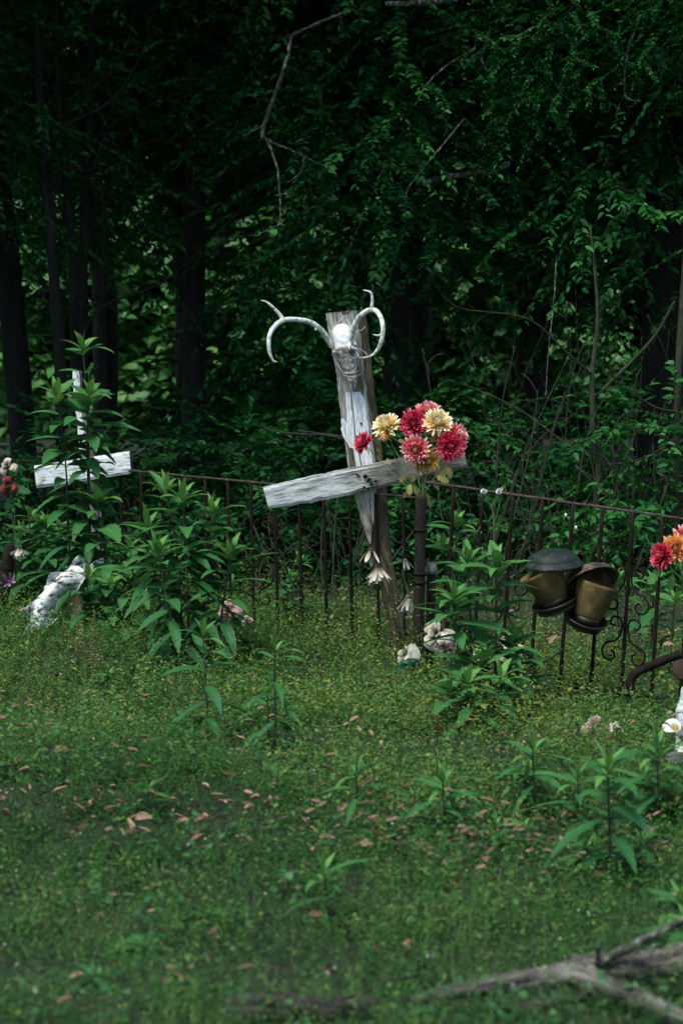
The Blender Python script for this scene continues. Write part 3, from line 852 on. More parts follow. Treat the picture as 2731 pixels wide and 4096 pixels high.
# ------------------------------------------------------------------ boards
def board(name, pairs, Yf, thick, mat, parent, n=48, rag=0.004, uvoff=0.0, nw=9, bulge=0.0, round_=0.006):
    """A plank: pairs = [((lx,ly),(rx,ry)) ...] seen edges along its length, front face at Yf (number or list)."""
    if not hasattr(Yf, '__len__'):
        Yf = [Yf] * len(pairs)
    Ls = [P(a[0], a[1], y) for (a, b), y in zip(pairs, Yf)]
    Rs = [P(b[0], b[1], y) for (a, b), y in zip(pairs, Yf)]
    seg = [0.0]
    for i in range(1, len(Ls)):
        seg.append(seg[-1] + ((Ls[i] + Rs[i]) / 2 - (Ls[i - 1] + Rs[i - 1]) / 2).length)
    s = np.linspace(0, seg[-1], n)
    def ip(V):
        return np.stack([np.interp(s, seg, [v[k] for v in V]) for k in range(3)], 1)
    LA, RA = ip(Ls), ip(Rs)
    mb = MB(); rings = []
    for i in range(n):
        a, b = Vector(LA[i]), Vector(RA[i])
        wd = (b - a).length
        e = (b - a).normalized() if wd > 1e-6 else Vector((1, 0, 0))
        ja = rag * mnoise.noise(Vector((s[i] * 22 + uvoff * 7, 1.7, 0))) + rag * .5 * mnoise.noise(Vector((s[i] * 70, 5.7, uvoff)))
        jb = rag * mnoise.noise(Vector((s[i] * 22 + uvoff * 7, 9.2, 0))) + rag * .5 * mnoise.noise(Vector((s[i] * 70, 2.1, uvoff)))
        a = a + e * ja; b = b + e * jb
        ring = []
        for j in range(nw):
            f = j / (nw - 1)
            back = round_ if j in (0, nw - 1) else 0.0
            ff = min(max(f, 0.0), 1.0)
            p = a.lerp(b, ff) + Vector((0, back - bulge * math.sin(math.pi * ff) + 0.0015 * mnoise.noise(Vector((s[i] * 12, ff * wd * 160, uvoff))), 0))
            ring.append(mb.vert(p, (s[i] + uvoff, ff * wd + uvoff)))
        for j in range(nw):
            f = 1 - j / (nw - 1)
            p = a.lerp(b, f) + Vector((0, thick - (round_ if j in (0, nw - 1) else 0), 0))
            ring.append(mb.vert(p, (s[i] + uvoff, -thick - f * wd + uvoff)))
        rings.append(ring)
    m = 2 * nw
    for i in range(n - 1):
        for j in range(m):
            mb.f.append((rings[i][j], rings[i][(j + 1) % m], rings[i + 1][(j + 1) % m], rings[i + 1][j]))
    # capped ends, with a ragged broken line
    for ring, sgn in ((rings[0], -1), (rings[-1], 1)):
        rr = list(ring) if sgn > 0 else list(reversed(ring))
        mb.f.append(tuple(reversed(rr)) if False else tuple(rr))
    o = mb.build(name, mat, parent, smooth=False)
    return o

# ------------------------------------------------------------------ the leaning cross
yc = 10.50
foot = P(1595, 2640, yc); foot.z = gh(foot.x, foot.y)
cross = thing('wooden_cross', 'large leaning weathered grey wooden cross carrying the horned skull', 'cross', foot)
board('post', [((1313, 1251), (1462, 1240)), ((1352, 1500), (1502, 1600)), ((1396, 1875), (1533, 1843)), ((1440, 2010), (1550, 2005)), ((1470, 2170), (1565, 2200)), ((1520, 2330), (1585, 2330)), ((1548, 2500), (1612, 2480)), ((1568, 2700), (1634, 2700))],
      [yc, yc, yc, yc, yc, yc, yc, yc], 0.075, M['postwood'], cross, n=80, rag=0.006, uvoff=3.1, bulge=0.012)
board('front_board', [((1303, 1252), (1428, 1240)), ((1345, 1500), (1458, 1500)), ((1390, 1875), (1500, 1850)), ((1424, 2005), (1508, 2005)), ((1442, 2080), (1500, 2080)), ((1474, 2174), (1482, 2176))],
      yc - 0.022, 0.020, M['frontwood'], cross, n=70, rag=0.005, uvoff=0.4)
# splinter at the top
board('splinter', [((1436, 1246), (1452, 1244)), ((1440, 1232), (1450, 1230)), ((1446, 1219), (1448, 1219))], yc - 0.004, 0.012, M['postwood'], cross, n=6, rag=0.001, round_=0.001, nw=3)
# two halves of the painted board with the crack between them
board('painted_board', [((1382, 1570), (1402, 1568)), ((1386, 1650), (1410, 1648)), ((1392, 1760), (1420, 1760)), ((1414, 1800), (1431, 1800)), ((1424, 1876), (1445, 1872))],
      yc - 0.030, 0.0075, M['whitewood'], cross, n=46, rag=0.0015, uvoff=1.7, round_=0.002)
board('painted_board', [((1406, 1570), (1440, 1566)), ((1415, 1650), (1459, 1600)), ((1424, 1760), (1474, 1700)), ((1436, 1800), (1480, 1790)), ((1452, 1878), (1496, 1868))],
      yc - 0.031, 0.0085, M['whitewood'], cross, n=46, rag=0.0015, uvoff=2.2, round_=0.002)
board('paint_chip', [((1361, 1676), (1374, 1672)), ((1364, 1712), (1392, 1706)), ((1372, 1742), (1404, 1740)), ((1398, 1790), (1408, 1792))], yc - 0.0275, 0.005, M['whitewood'], cross, n=18, rag=0.006, uvoff=5.2, round_=0.001)
board('crossbar', [((1052, 1951), (1075, 2035)), ((1125, 1931), (1145, 2026)), ((1230, 1909), (1252, 2009)), ((1330, 1888), (1350, 1990)), ((1396, 1873), (1420, 1972)), ((1500, 1852), (1520, 1951)), ((1600, 1833), (1622, 1928)), ((1740, 1806), (1760, 1895)), ((1852, 1790), (1869, 1868))],
      lerps([yc - 0.15, yc - 0.085, yc - 0.07, yc - 0.05], 9), 0.034, M['crossbar'], cross, n=90, rag=0.004, uvoff=0.9)
def knot(px, py, r, Y, name='knot_hole'):
    mb = MB()
    c = P(px, py, Y)
    rows = []
    for i, (rr, dy) in enumerate(((1.0, 0.0), (0.8, -0.003), (0.55, 0.0), (0.25, 0.004), (0.02, 0.006))):
        rows.append([c + Vector((math.cos(a) * r * rr * 1.25, dy, math.sin(a) * r * rr * (1 + .3 * mnoise.noise(Vector((a, px, 0)))))) for a in np.linspace(0, 2 * math.pi, 13)])
    mb.grid(rows)
    return mb.build(name, M['darkwood'], cross)
def bar_front(px):
    return float(np.interp(px, [1060, 1320, 1600, 1860], [yc - 0.15, yc - 0.085, yc - 0.07, yc - 0.05])) - 0.002
for (px, py, r) in ((1461, 1906, 0.009), (1478, 1917, 0.007), (1502, 1925, 0.006), (1428, 1899, 0.005), (1486, 1937, 0.007), (1456, 1949, 0.005), (1472, 1955, 0.005)):
    knot(px, py, r, bar_front(px))
def nail(px, py, Y, parent, r=0.005):
    mb = MB(); c = P(px, py, Y)
    mb.lathe([(0.0, 0.003), (r * .7, 0.003), (r, 0.0015), (r, 0.0), (r * .4, -0.002), (r * .4, -0.02)], Matrix.Translation(c) @ Matrix.Rotation(math.pi / 2, 4, 'X'), 12)
    mb.build('nail', M['rust'], parent)
nail(1444, 1694, yc - 0.033, cross); nail(1437, 1905, bar_front(1437), cross); nail(1470, 1925, bar_front(1470), cross)

# ------------------------------------------------------------------ the skull and antlers
sk0 = P(1385, 1400, yc - 0.06)
skull = thing('deer_skull', 'bleached deer skull with curling antlers wired to the top of the cross', 'skull', sk0)
def build_skull():
    A = P(1362, 1296, yc - 0.065); B = P(1411, 1528, yc - 0.075)
    ax = (B - A); LEN = ax.length; ax = ax.normalized()
    yv = Vector((0, 1, 0)); yv = (yv - ax * yv.dot(ax)).normalized()
    xv = yv.cross(ax) * 1.0
    if xv.x < 0: xv = -xv
    rot = Matrix.Rotation(R(17), 3, ax)
    xv = rot @ xv; yv = rot @ yv
    if False: pass
    px = 1 / 896.0
    ts = [0, .03, .08, .15, .25, .34, .42, .48, .53, .58, .64, .72, .80, .88, .95, 1.0]
    hw = [10, 23, 33, 38, 39, 41, 49, 57, 57, 48, 37, 29, 23, 20, 18, 14]
    fr = [.018, .036, .048, .053, .052, .050, .049, .047, .044, .040, .036, .031, .026, .022, .019, .016]   # front bulge
    bk = [.02, .035, .04, .045, .045, .045, .045, .042, .04, .036, .03, .027, .024, .02, .018, .015]
    mb = MB(); NU, NT = 72, 110; rows = []
    tt = np.linspace(0, 1, NT)
    H = np.interp(tt, ts, hw) * px; FR = np.interp(tt, ts, fr); BK = np.interp(tt, ts, bk)
    for _ in range(3):
        for arr in (H, FR, BK):
            arr[1:-1] = (arr[:-2] + 2 * arr[1:-1] + arr[2:]) / 4
    def dent(x, y, z, c, r, depth):
        d = math.sqrt((x - c[0]) ** 2 + (y - c[1]) ** 2 + (z - c[2]) ** 2)
        return depth * max(0.0, 1 - (d / r) ** 2) ** 1.0 if d < r else 0.0
    for i, t in enumerate(tt):
        row = []
        for j in range(NU + 1):
            a = 2 * math.pi * j / NU
            c, s = math.cos(a), math.sin(a)
            x = H[i] * math.copysign(abs(c) ** 0.85, c)
            y = -FR[i] * math.copysign(abs(s) ** 0.85, s) if s > 0 else -BK[i] * s
            z = t * LEN
            sc = 1.0
            for sg in (-1, 1):
                sc -= dent(x, y, z, (sg * 0.048, -0.022, 0.50 * LEN), 0.030, 0.95)          # orbit
                sc -= dent(x, y, z, (sg * 0.040, -0.018, 0.385 * LEN), 0.017, 0.5)         # temporal fossa
                sc -= dent(x, y, z, (sg * 0.022, -0.047, 0.515 * LEN), 0.005, 0.12)        # foramen
                sc -= dent(x, y, z, (sg * 0.034, -0.026, 0.68 * LEN), 0.012, 0.15)
                x += sg * 0.006 * math.exp(-((t - .45) / .035) ** 2) * max(0, s) if c * sg > 0.3 else 0
            sc -= dent(x, y, z, (0.0, -0.022, 0.90 * LEN), 0.020, 0.42)                    # nasal opening
            x *= sc; y = y * sc
            nn = 0.0022 * mnoise.noise(Vector((x * 60, y * 60, z * 60))) + 0.0012 * mnoise.noise(Vector((x * 190, y * 190, z * 190)))
            if t > 0.82: nn += 0.002 * mnoise.noise(Vector((x * 260, 3, z * 20)))
            y -= nn; x += nn
            row.append(A + xv * x + yv * y + ax * z)
        rows.append(row)
    idx = mb.grid(rows)
    for i, row in enumerate(idx):
        t = tt[i]
        for v in row:
            mb.t[v] = 0.72 if t < 0.34 else (0.72 - (t - .34) / .08 * 0.66 if t < 0.42 else 0.04 + 0.14 * math.exp(-((t - .68) / .09) ** 2))
    # caps
    mb.f.append(tuple(reversed(idx[0][:-1]))); mb.f.append(tuple(idx[-1][:-1]))
    mb.build('cranium', M['bone'], skull)
    # two prongs of the broken muzzle, and the ragged nasal splinters
    for sx, ln, w0 in ((-0.010, .042, .006), (0.009, .032, .0055), (-0.003, .024, .003), (0.015, .018, .004)):
        m2 = MB()
        p = A + xv * sx + ax * (LEN - 0.010) + yv * -0.006
        q = catmull([p, p + ax * ln * .5 + xv * sx * .05, p + ax * ln], 4)
        m2.tube(q, lerps([w0, w0 * .8, w0 * .35], len(q)), 8, t=0.15, lump=0.3)
        m2.build('muzzle_splinter', M['bone'], skull)
    # cheek bars round the orbits
    for sg in (-1, 1):
        m3 = MB()
        q = catmull([A + xv * sg * 0.040 + yv * -0.040 + ax * (.43 * LEN), A + xv * sg * 0.055 + yv * -0.026 + ax * (.47 * LEN), A + xv * sg * 0.056 + yv * -0.012 + ax * (.53 * LEN), A + xv * sg * 0.051 + yv * -0.012 + ax * (.57 * LEN), A + xv * sg * 0.044 + yv * -0.008 + ax * (.60 * LEN)], 5)
        m3.tube(q, lerps([.007, .005, .0038, .0042, .006], len(q)), 9, t=0.30, lump=0.35)
        m3.build('cheek_bone', M['bone'], skull)
        m4 = MB()                                       # tooth row
        for k in range(5):
            tz = .66 + .035 * k
            p = A + xv * sg * (.024 - .0015 * k) + yv * -0.004 + ax * (tz * LEN)
            m4.tube([p, p + xv * sg * .004 + yv * .006, p + xv * sg * .005 + yv * .014], [.0042, .004, .0025], 7, t=0.3)
        m4.build('teeth', M['bone'], skull)
build_skull()
def antler(main, tines):
    mb = MB()
    pts = [(p[0], p[1], yc + p[2]) for p in main]
    q = catmull([P(*p) for p in pts], 9)
    rad = [1.0 * a for a in lerps([p[3] for p in main], len(q))]
    mb.tube(q, rad, 14, lump=0.10)
    for ti in tines:
        q = catmull([P(p[0], p[1], yc + p[2]) for p in ti], 9)
        mb.tube(q, lerps([p[3] for p in ti], len(q)), 12, lump=0.10)
    mb.build('antler', M['antler'], skull)
antler([(1326, 1384, -.085, .0125), (1314, 1362, -.10, .0125), (1282, 1318, -.135, .0125), (1240, 1288, -.17, .0110), (1185, 1277, -.21, .0105), (1140, 1279, -.24, .0108), (1104, 1298, -.265, .0105), (1079, 1337, -.285, .0098), (1075, 1385, -.295, .0088), (1083, 1423, -.295, .0070), (1094, 1443, -.29, .0042), (1110, 1446, -.288, .0012)],
       [[(1136, 1282, -.24, .0095), (1118, 1257, -.245, .0078), (1099, 1236, -.25, .0068), (1078, 1216, -.255, .005), (1060, 1204, -.26, .0034), (1043, 1201, -.262, .0012)],
        [(1268, 1306, -.15, .007), (1262, 1318, -.16, .004), (1258, 1316, -.165, .001)]])
antler([(1397, 1372, -.095, .0145), (1405, 1345, -.11, .0135), (1418, 1300, -.14, .0125), (1440, 1264, -.17, .0115), (1474, 1240, -.20, .0112), (1502, 1242, -.23, .0112), (1523, 1270, -.26, .0102), (1531, 1309, -.28, .0100), (1528, 1350, -.29, .0096), (1516, 1387, -.29, .0085), (1494, 1416, -.28, .0062), (1468, 1428, -.27, .0042), (1437, 1430, -.26, .0012)],
       [[(1487, 1244, -.215, .0105), (1487, 1222, -.22, .0075), (1489, 1199, -.225, .0066), (1485, 1174, -.23, .0055), (1471, 1163, -.232, .0036), (1451, 1160, -.235, .0012)],
        [(1526, 1336, -.285, .008), (1516, 1341, -.29, .0048), (1503, 1340, -.295, .003), (1491, 1337, -.30, .001)]])
def wire(paths, name='tie_wire', parent=skull, r=0.0008, mat='wire'):
    mb = MB()
    for pts in paths:
        mb.tube(catmull([P(p[0], p[1], yc + p[2]) for p in pts], 6), r, 5)
    mb.build(name, M[mat], parent)
wire([[(1322, 1328, -.115), (1350, 1290, -.045), (1374, 1262, -.030), (1380, 1258, -.024)],
      [(1380, 1260, -.028), (1390, 1282, -.05), (1403, 1306, -.12)],
      [(1310, 1305, -.026), (1318, 1322, -.10), (1326, 1330, -.118), (1320, 1362, -.118), (1322, 1388, -.118), (1330, 1384, -.12), (1328, 1350, -.12), (1332, 1320, -.115)],
      [(1418, 1334, -.13), (1432, 1322, -.06), (1448, 1318, -.028), (1460, 1304, -.012)],
      [(1350, 1452, -.10), (1362, 1478, -.115), (1378, 1490, -.118), (1396, 1494, -.12), (1412, 1486, -.118), (1428, 1462, -.11), (1438, 1432, -.15)],
      [(1374, 1494, -.10), (1376, 1500, -.115), (1398, 1505, -.12), (1424, 1504, -.11), (1440, 1496, -.075), (1447, 1484, -.03)],
      [(1378, 1488, -.116), (1400, 1490, -.12), (1425, 1486, -.11), (1440, 1480, -.04)],
      [(1436, 1393, -.06), (1452, 1402, -.10), (1470, 1420, -.26)],
      [(1438, 1430, -.258), (1428, 1412, -.15), (1420, 1400, -.10)]])
wire([[(1368, 1248, -.024), (1378, 1256, -.03), (1392, 1249, -.03), (1402, 1240, -.015), (1396, 1230, .0), (1404, 1228, .01), (1408, 1240, .015)], [(1366, 1240, -.02), (1380, 1247, -.03), (1390, 1254, -.03)]], 'rusty_hook', skull, 0.0022, 'rust')

# ------------------------------------------------------------------ white cross on the left
Yw = 12.05
wf = P(398, 2420, Yw + .05); wf.z = gh(wf.x, wf.y)
wcross = thing('wooden_cross', 'smaller leaning white painted wooden cross half hidden by the tall weed', 'cross', wf)
board('post', [((290, 1484), (322, 1482)), ((296, 1560), (330, 1560)), ((309, 1690), (350, 1690)), ((320, 1800), (374, 1800)), ((360, 2000), (404, 2000)), ((366, 2200), (416, 2200)), ((372, 2460), (424, 2460))], Yw, 0.045, M['greywood'], wcross, n=60, rag=0.006, uvoff=6.1)
board('painted_strip', [((290, 1482), (315, 1480)), ((294, 1560), (322, 1560)), ((306, 1680), (334, 1690)), ((318, 1800), (341, 1800))], Yw - 0.008, 0.006, M['cleanwhite'], wcross, n=36, rag=0.006, uvoff=7.7, round_=0.001)
board('crossbar', [((136, 1864), (146, 1953)), ((330, 1834), (338, 1924)), ((517, 1805), (524, 1894))], [Yw - 0.06, Yw - 0.05, Yw - 0.045], 0.03, M['cleanwhite'], wcross, n=40, rag=0.0015, uvoff=8.3)
board('bar_end', [((517.5, 1805), (524.5, 1895)), ((530, 1800), (534, 1896))], [Yw - 0.0455, Yw - 0.02], 0.02, M['postwood'], wcross, n=6, rag=0.001, uvoff=2.3, round_=0.001)
wire([[(390, 1889, -.0), (400, 1898, 0), (430, 1902, 0), (465, 1886, 0)]], 'hanging_wire', wcross, 0.0012, 'rust') if False else None

# ------------------------------------------------------------------ iron fence
def sscroll(h, flip=1):
    """S-scroll seen flat: (x, z) lists, height h, beside a bar at x = 0."""
    pts = []
    for i in range(15):
        f = i / 14; a = R(-120 + 300 * f); r = .045 + .115 * f
        pts.append((.20 + r * math.cos(a), -.16 + r * math.sin(a)))
    pts += [(.045, -.27), (.07, -.40), (.17, -.52)]
    for i in range(17):
        f = i / 16; a = R(80 - 330 * f); r = .22 - .16 * f
        pts.append((.26 + r * math.cos(a), -.77 + r * math.sin(a)))
    return [p[0] * h * flip for p in pts], [p[1] * h for p in pts]

def fence_panel(label, T0, T1, B0, B1, barsT, barsB, ornaments, lower=True, seedv=0, end_up=0.0):
    base = Vector((T0.x, T0.y, gh(T0.x, T0.y)))
    t = thing('iron_fence_panel', label, 'fence', base, None)
    dirv = (T1 - T0).normalized()
    mb = MB(); q = [T0.lerp(T1, i / 24) + Vector((0, 0, 0.003 * mnoise.noise(Vector((i * .5, seedv, 0))))) for i in range(25)]
    mb.tube(q, 0.0058, 8, lump=0.1); mb.build('top_rail', M['railsheen'], t)
    if lower:
        mb = MB(); q = [B0.lerp(B1, i / 24) + Vector((0, 0, 0.035 + 0.004 * mnoise.noise(Vector((i * .4, seedv, 3))))) for i in range(25)]
        mb.tube(q, 0.0065, 8, lump=0.1); mb.build('bottom_rail', M['rust'], t)
    for ft, fb in zip(barsT, barsB):
        a = T0.lerp(T1, ft); b = B0.lerp(B1, fb); b.z = min(b.z, gh(b.x, b.y) + 0.05) - 0.03
        mb = MB()
        q = [a.lerp(b, i / 8) + Vector((0.0015 * mnoise.noise(Vector((i, ft * 50, 0))), 0, 0)) for i in range(9)]
        mb.tube(q, 0.0078, 8, lump=0.12); mb.build('bar', M['rust'], t)
    for (fo, z1, z2, hw) in ornaments:
        a = T0.lerp(T1, fo[0]); b = B0.lerp(B1, fo[1])
        for sg in (-1, 1):
            mb = MB()
            hgt = z1 - z2
            for (zz, hh) in ((z1, hgt * 0.5), (z1 - hgt * 0.50, hgt * 0.5)):
                x, z = sscroll(hh, sg)
                pts = []
                for xi, zi in zip(x, z):
                    hz = zz + zi
                    f = (a.z - hz) / max(0.1, (a.z - b.z))
                    c = a.lerp(b, f)
                    pts.append(c + dirv * (xi * 1.25 + sg * hw * 0.6) + Vector((0, -0.002, 0)))
                mb.tube(pts, 0.0042, 7, lump=0.1)
            mb.build('scroll', M['rust'], t)
    return t

def sol(T0, T1, px):            # fraction along a rail at which it is seen at column px
    lo, hi = -0.5, 1.5
    for _ in range(50):
        m = (lo + hi) / 2
        p = T0.lerp(T1, m) - CAM
        X = CX + F * p.x / p.dot(FWD)
        if X < px: lo = m
        else: hi = m
    return (lo + hi) / 2

TA0, TA1 = Pz(-330, 1802, 0.70), Pz(1690, 1993, 0.696)
BA0, BA1 = Vector((TA0.x, TA0.y, 0.0)), Vector((TA1.x, TA1.y, 0.0))
step = (sol(TA0, TA1, 1294) - sol(TA0, TA1, 1097))/2
f0 = sol(TA0, TA1, 1294)
fr = [f0 + k * step for k in range(-30, 5) if 0 <= f0 + k * step <= 1.0]
leanA = [f + 0.006 for f in fr]
orn = [((sol(TA0, TA1, 1098), sol(TA0, TA1, 1106)), 0.56, 0.10, 0.010), ((sol(TA0, TA1, 520), sol(TA0, TA1, 526)), 0.56, 0.10, 0.010)]
fence_panel('rusty iron bar fence panel running left behind the crosses', TA0, TA1, BA0, BA1, fr, leanA, orn, False, 1)
TB0, TB1 = P(1700, 1928, 10.1), P(2731, 2075, 8.93)
d = (TB1 - TB0); TB1 = TB0 + d * 1.35
BB0, BB1 = P(1645, 2640, 10.1), P(2690, 2790, 8.93)
d = (BB1 - BB0); BB1 = BB0 + d * 1.35
BB0.z = gh(BB0.x, BB0.y); BB1.z = gh(BB1.x, BB1.y)
tops = [sol(TB0, TB1, x) for x in (1814, 1929, 2050, 2171, 2292, 2410, 2531, 2649, 2770, 2890)]
bots = [sol(BB0, BB1, x) for x in (1775, 1888, 2000, 2115, 2235, 2358, 2478, 2600, 2715, 2830)]
orn = [((tops[6], bots[6]), 0.52, 0.12, 0.010), ((tops[2], bots[2]), 0.54, 0.12, 0.010)]
fence_panel('rusty iron bar fence panel on the right with the hanging lanterns', TB0, TB1, BB0, BB1, tops, bots, orn, True, 2)

# post holding the bouquet and its stub
pp = P(1676, 2660, 10.12); pb = Vector((pp.x, pp.y, gh(pp.x, pp.y)))
post = thing('fence_post', 'thick dark pipe post at the fence corner holding the bouquet', 'post', pb)
mb = MB(); q = [P(1684, 1985, 10.12), P(1680, 2150, 10.12), P(1676, 2400, 10.12), P(1674, 2680, 10.12)]
mb.tube(catmull(q, 8), 0.0245, 18, lump=0.05); mb.build('pipe', M['darkwood'], post)
for yy in (2120, 2295, 2330):
    mb = MB(); mb.tube([P(1679, yy - 6, 10.12), P(1679, yy + 6, 10.12)], 0.028, 18); mb.build('band', M['rust'], post)
pp = P(1722, 2660, 10.2); pb = Vector((pp.x, pp.y, gh(pp.x, pp.y)))
stub = thing('wooden_stake', 'short dark wooden stake with a rounded top beside the pipe post', 'stake', pb)
mb = MB(); q = [P(1724, 2272, 10.2), P(1724, 2278, 10.2), P(1723, 2400, 10.2), P(1720, 2690, 10.2)]
mb.tube(q, [0.012, 0.02, 0.021, 0.02], 14, lump=0.2); mb.build('shaft', M['darkwood'], stub)
mb = MB(); q = [P(1724, 2248, 10.19), P(1724, 2258, 10.19), P(1724, 2285, 10.19), P(1724, 2298, 10.19)]
mb.tube(q, [0.012, 0.024, 0.027, 0.02], 14, lump=0.4); mb.build('cap', M['greywood'], stub)

# leaning stump at the far left
sp = P(10, 2430, 11.75); sb = Vector((sp.x, sp.y, gh(sp.x, sp.y)))
stump = thing('wooden_stump', 'leaning sawn wooden post stump at the left edge', 'stump', sb)
mb = MB(); q = [P(40, 2192, 11.7), P(38, 2205, 11.7), P(24, 2300, 11.72), P(0, 2460, 11.75)]
mb.tube(catmull(q, 6), lerps([0.026, 0.03, 0.034, 0.036], 19), 16, lump=0.18); mb.build('shaft', M['darkwood'], stump)
mb = MB(); mb.tube(catmull([P(30, 2262, 11.715), P(26, 2278, 11.72)], 3), 0.0365, 16, lump=0.1); mb.build('binding', M['rust'], stump)

# ------------------------------------------------------------------ flowers
def petal(mb, c, axis, side, up, L, W, curl, t, tipdip=0.0, cup=0.15, n=5):
    """A petal from c along axis; up is its upper face; curl bends it upward (+) along its length."""
    rows, uvs = [], []
    prof = (0.35, 0.72, 1.0, 0.9, 0.42) if n == 5 else None
    ang = 0.0; p = Vector(c); a = axis.copy()
    for i in range(n):
        f = i / (n - 1)
        wv = (prof[i] if prof else math.sin(math.pi * (0.12 + 0.8 * f))) * W * 0.5
        u = up
        rows.append([p - side * wv + u * (cup * wv * 2), p - u * 0.0, p + side * wv + u * (cup * wv * 2)])
        uvs.append([(0, f), (0.5, f), (1, f)])
        a = (a + up * (curl / (n - 1))).normalized()
        up = (up - a * up.dot(a)).normalized()
        p = p + a * (L / (n - 1))
    mb.grid(rows, uvs, t)

def frame(axis):
    z = axis.normalized()
    x = z.cross(Vector((0, 0, 1)))
    x = x.normalized() if x.length > 1e-3 else Vector((1, 0, 0))
    return x, z.cross(x), z

def mum(c, axis, rad, seed, squash=1.0, n=110, droop=0.25, fill=True):
    """Pompon chrysanthemum: spoon petals in a golden spiral, inner ones upright."""
    g = random.Random(seed)
    X, Yv, Z = frame(axis)
    mb = MB()
    mb.lathe([(0.0, -0.3 * rad), (0.2 * rad, -0.28 * rad), (0.3 * rad, -0.1 * rad), (0.22 * rad, 0.05 * rad), (0.0, 0.1 * rad)],
             Matrix.Translation(c) @ Matrix((X, Yv, Z)).transposed().to_4x4(), 12, t=0.0)
    for k in range(n):
        f = (k + 0.5) / n
        if f > .5 and g.random() < .10: continue
        a = k * 2.39996 + g.uniform(-.12, .12)
        rdir = X * math.cos(a) + Yv * math.sin(a)
        el = R(82) * (1 - f ** 0.85) - R(90) * droop * max(0, f - 0.55) / 0.45 + R(g.uniform(-8, 8))
        ax = rdir * math.cos(el) + Z * math.sin(el)
        up = -rdir * math.sin(el) + Z * math.cos(el)
        st = c + rdir * (0.08 + 0.16 * f) * rad + Z * ((0.10 - 0.26 * f) * rad * squash)
        L = rad * (0.42 + 0.48 * f ** 0.8) * g.uniform(0.88, 1.08)
        W = rad * (0.13 + 0.11 * f) * g.uniform(0.85, 1.15)
        side = ax.cross(up).normalized()
        petal(mb, st, ax, side, up, L, W, 0.75 - 0.25 * f + g.uniform(-.15, .15), g.uniform(-0.35, 0.45) + 0.15 * (1 - f), cup=0.3)
    return mb

def rose(c, axis, rad, seed, n=16, openv=0.6):
    g = random.Random(seed)
    X, Yv, Z = frame(axis)
    mb = MB()
    for k in range(n):
        f = k / (n - 1)
        a = k * 2.2 + g.uniform(-.2, .2)
        rd = X * math.cos(a) + Yv * math.sin(a)
        tn = -X * math.sin(a) + Yv * math.cos(a)
        el = R(80 - 75 * f * openv + g.uniform(-10, 10))
        r0 = rad * (0.06 + 0.30 * f)
        Lp = rad * (0.55 + 0.45 * f)
        wd = rad * (0.35 + 0.75 * f)
        rows, uvs = [], []
        for i in range(6):
            h = i / 5
            ee = el - h * h * R(55) * f
            rr = r0 + Lp * h * math.cos(ee); zz = -0.25 * rad * f + Lp * h * math.sin(ee)
            ww = wd * (0.45 + 0.65 * math.sin(math.pi * (0.1 + 0.62 * h)))
            row = []
            for j in range(7):
                u = (j - 3) / 3
                b = u * ww * 0.5 / max(rr, rad * .18)
                b = max(-1.5, min(1.5, b))
                q = rd * math.cos(b) + tn * math.sin(b)
                row.append(c + q * rr + Z * (zz - 0.10 * rad * u * u * h) + Z * (0.07 * rad * mnoise.noise(Vector((u * 2, h * 3, k)))))
            rows.append(row); uvs.append([(j / 6, h) for j in range(7)])
        mb.grid(rows, uvs, g.uniform(-.3, .4))
    return mb

def wilted(c, axis, L, seed, n=16, spread=0.55, layers=2):
    """Hanging faded bloom: narrow petals falling round the axis."""
    g = random.Random(seed)
    X, Yv, Z = frame(axis)
    mb = MB()
    mb.lathe([(0.0, -.1 * L), (.16 * L, -.05 * L), (.2 * L, .08 * L), (.1 * L, .2 * L), (0, .22 * L)], Matrix.Translation(c) @ Matrix((X, Yv, Z)).transposed().to_4x4(), 10, t=-.3)
    for l in range(layers):
        for k in range(n):
            a = 2 * math.pi * (k + 0.5 * l) / n + g.uniform(-.15, .15)
            rd = X * math.cos(a) + Yv * math.sin(a)
            sp = spread * (1 - 0.35 * l) * g.uniform(.7, 1.3)
            ax = (Z + rd * sp).normalized()
            up = (rd - ax * rd.dot(ax)).normalized()
            petal(mb, c + rd * .12 * L, ax, ax.cross(up).normalized(), up, L * g.uniform(.8, 1.1), L * g.uniform(.2, .3), g.uniform(-.5, .3), g.uniform(-.4, .5), cup=-.2)
    return mb

def lobed_leaf(mb, c, axis, up, L, t):
    """Chrysanthemum leaf with lobes."""
    up = (up - axis * up.dot(axis)).normalized()
    sd_ = axis.cross(up).normalized()
    prof = (0.05, 0.30, 0.62, 0.40, 0.75, 0.50, 0.62, 0.35, 0.02)
    rows, uvs = [], []
    for i, wv in enumerate(prof):
        f = i / 8
        p = c + axis * (L * f) - up * (0.25 * L * f * f)
        ww = wv * L * 0.42
        rows.append([p - sd_ * ww + up * ww * .25, p, p + sd_ * ww + up * ww * .25]); uvs.append([(-1, f), (0, f), (1, f)])
    mb.grid(rows, uvs, t)

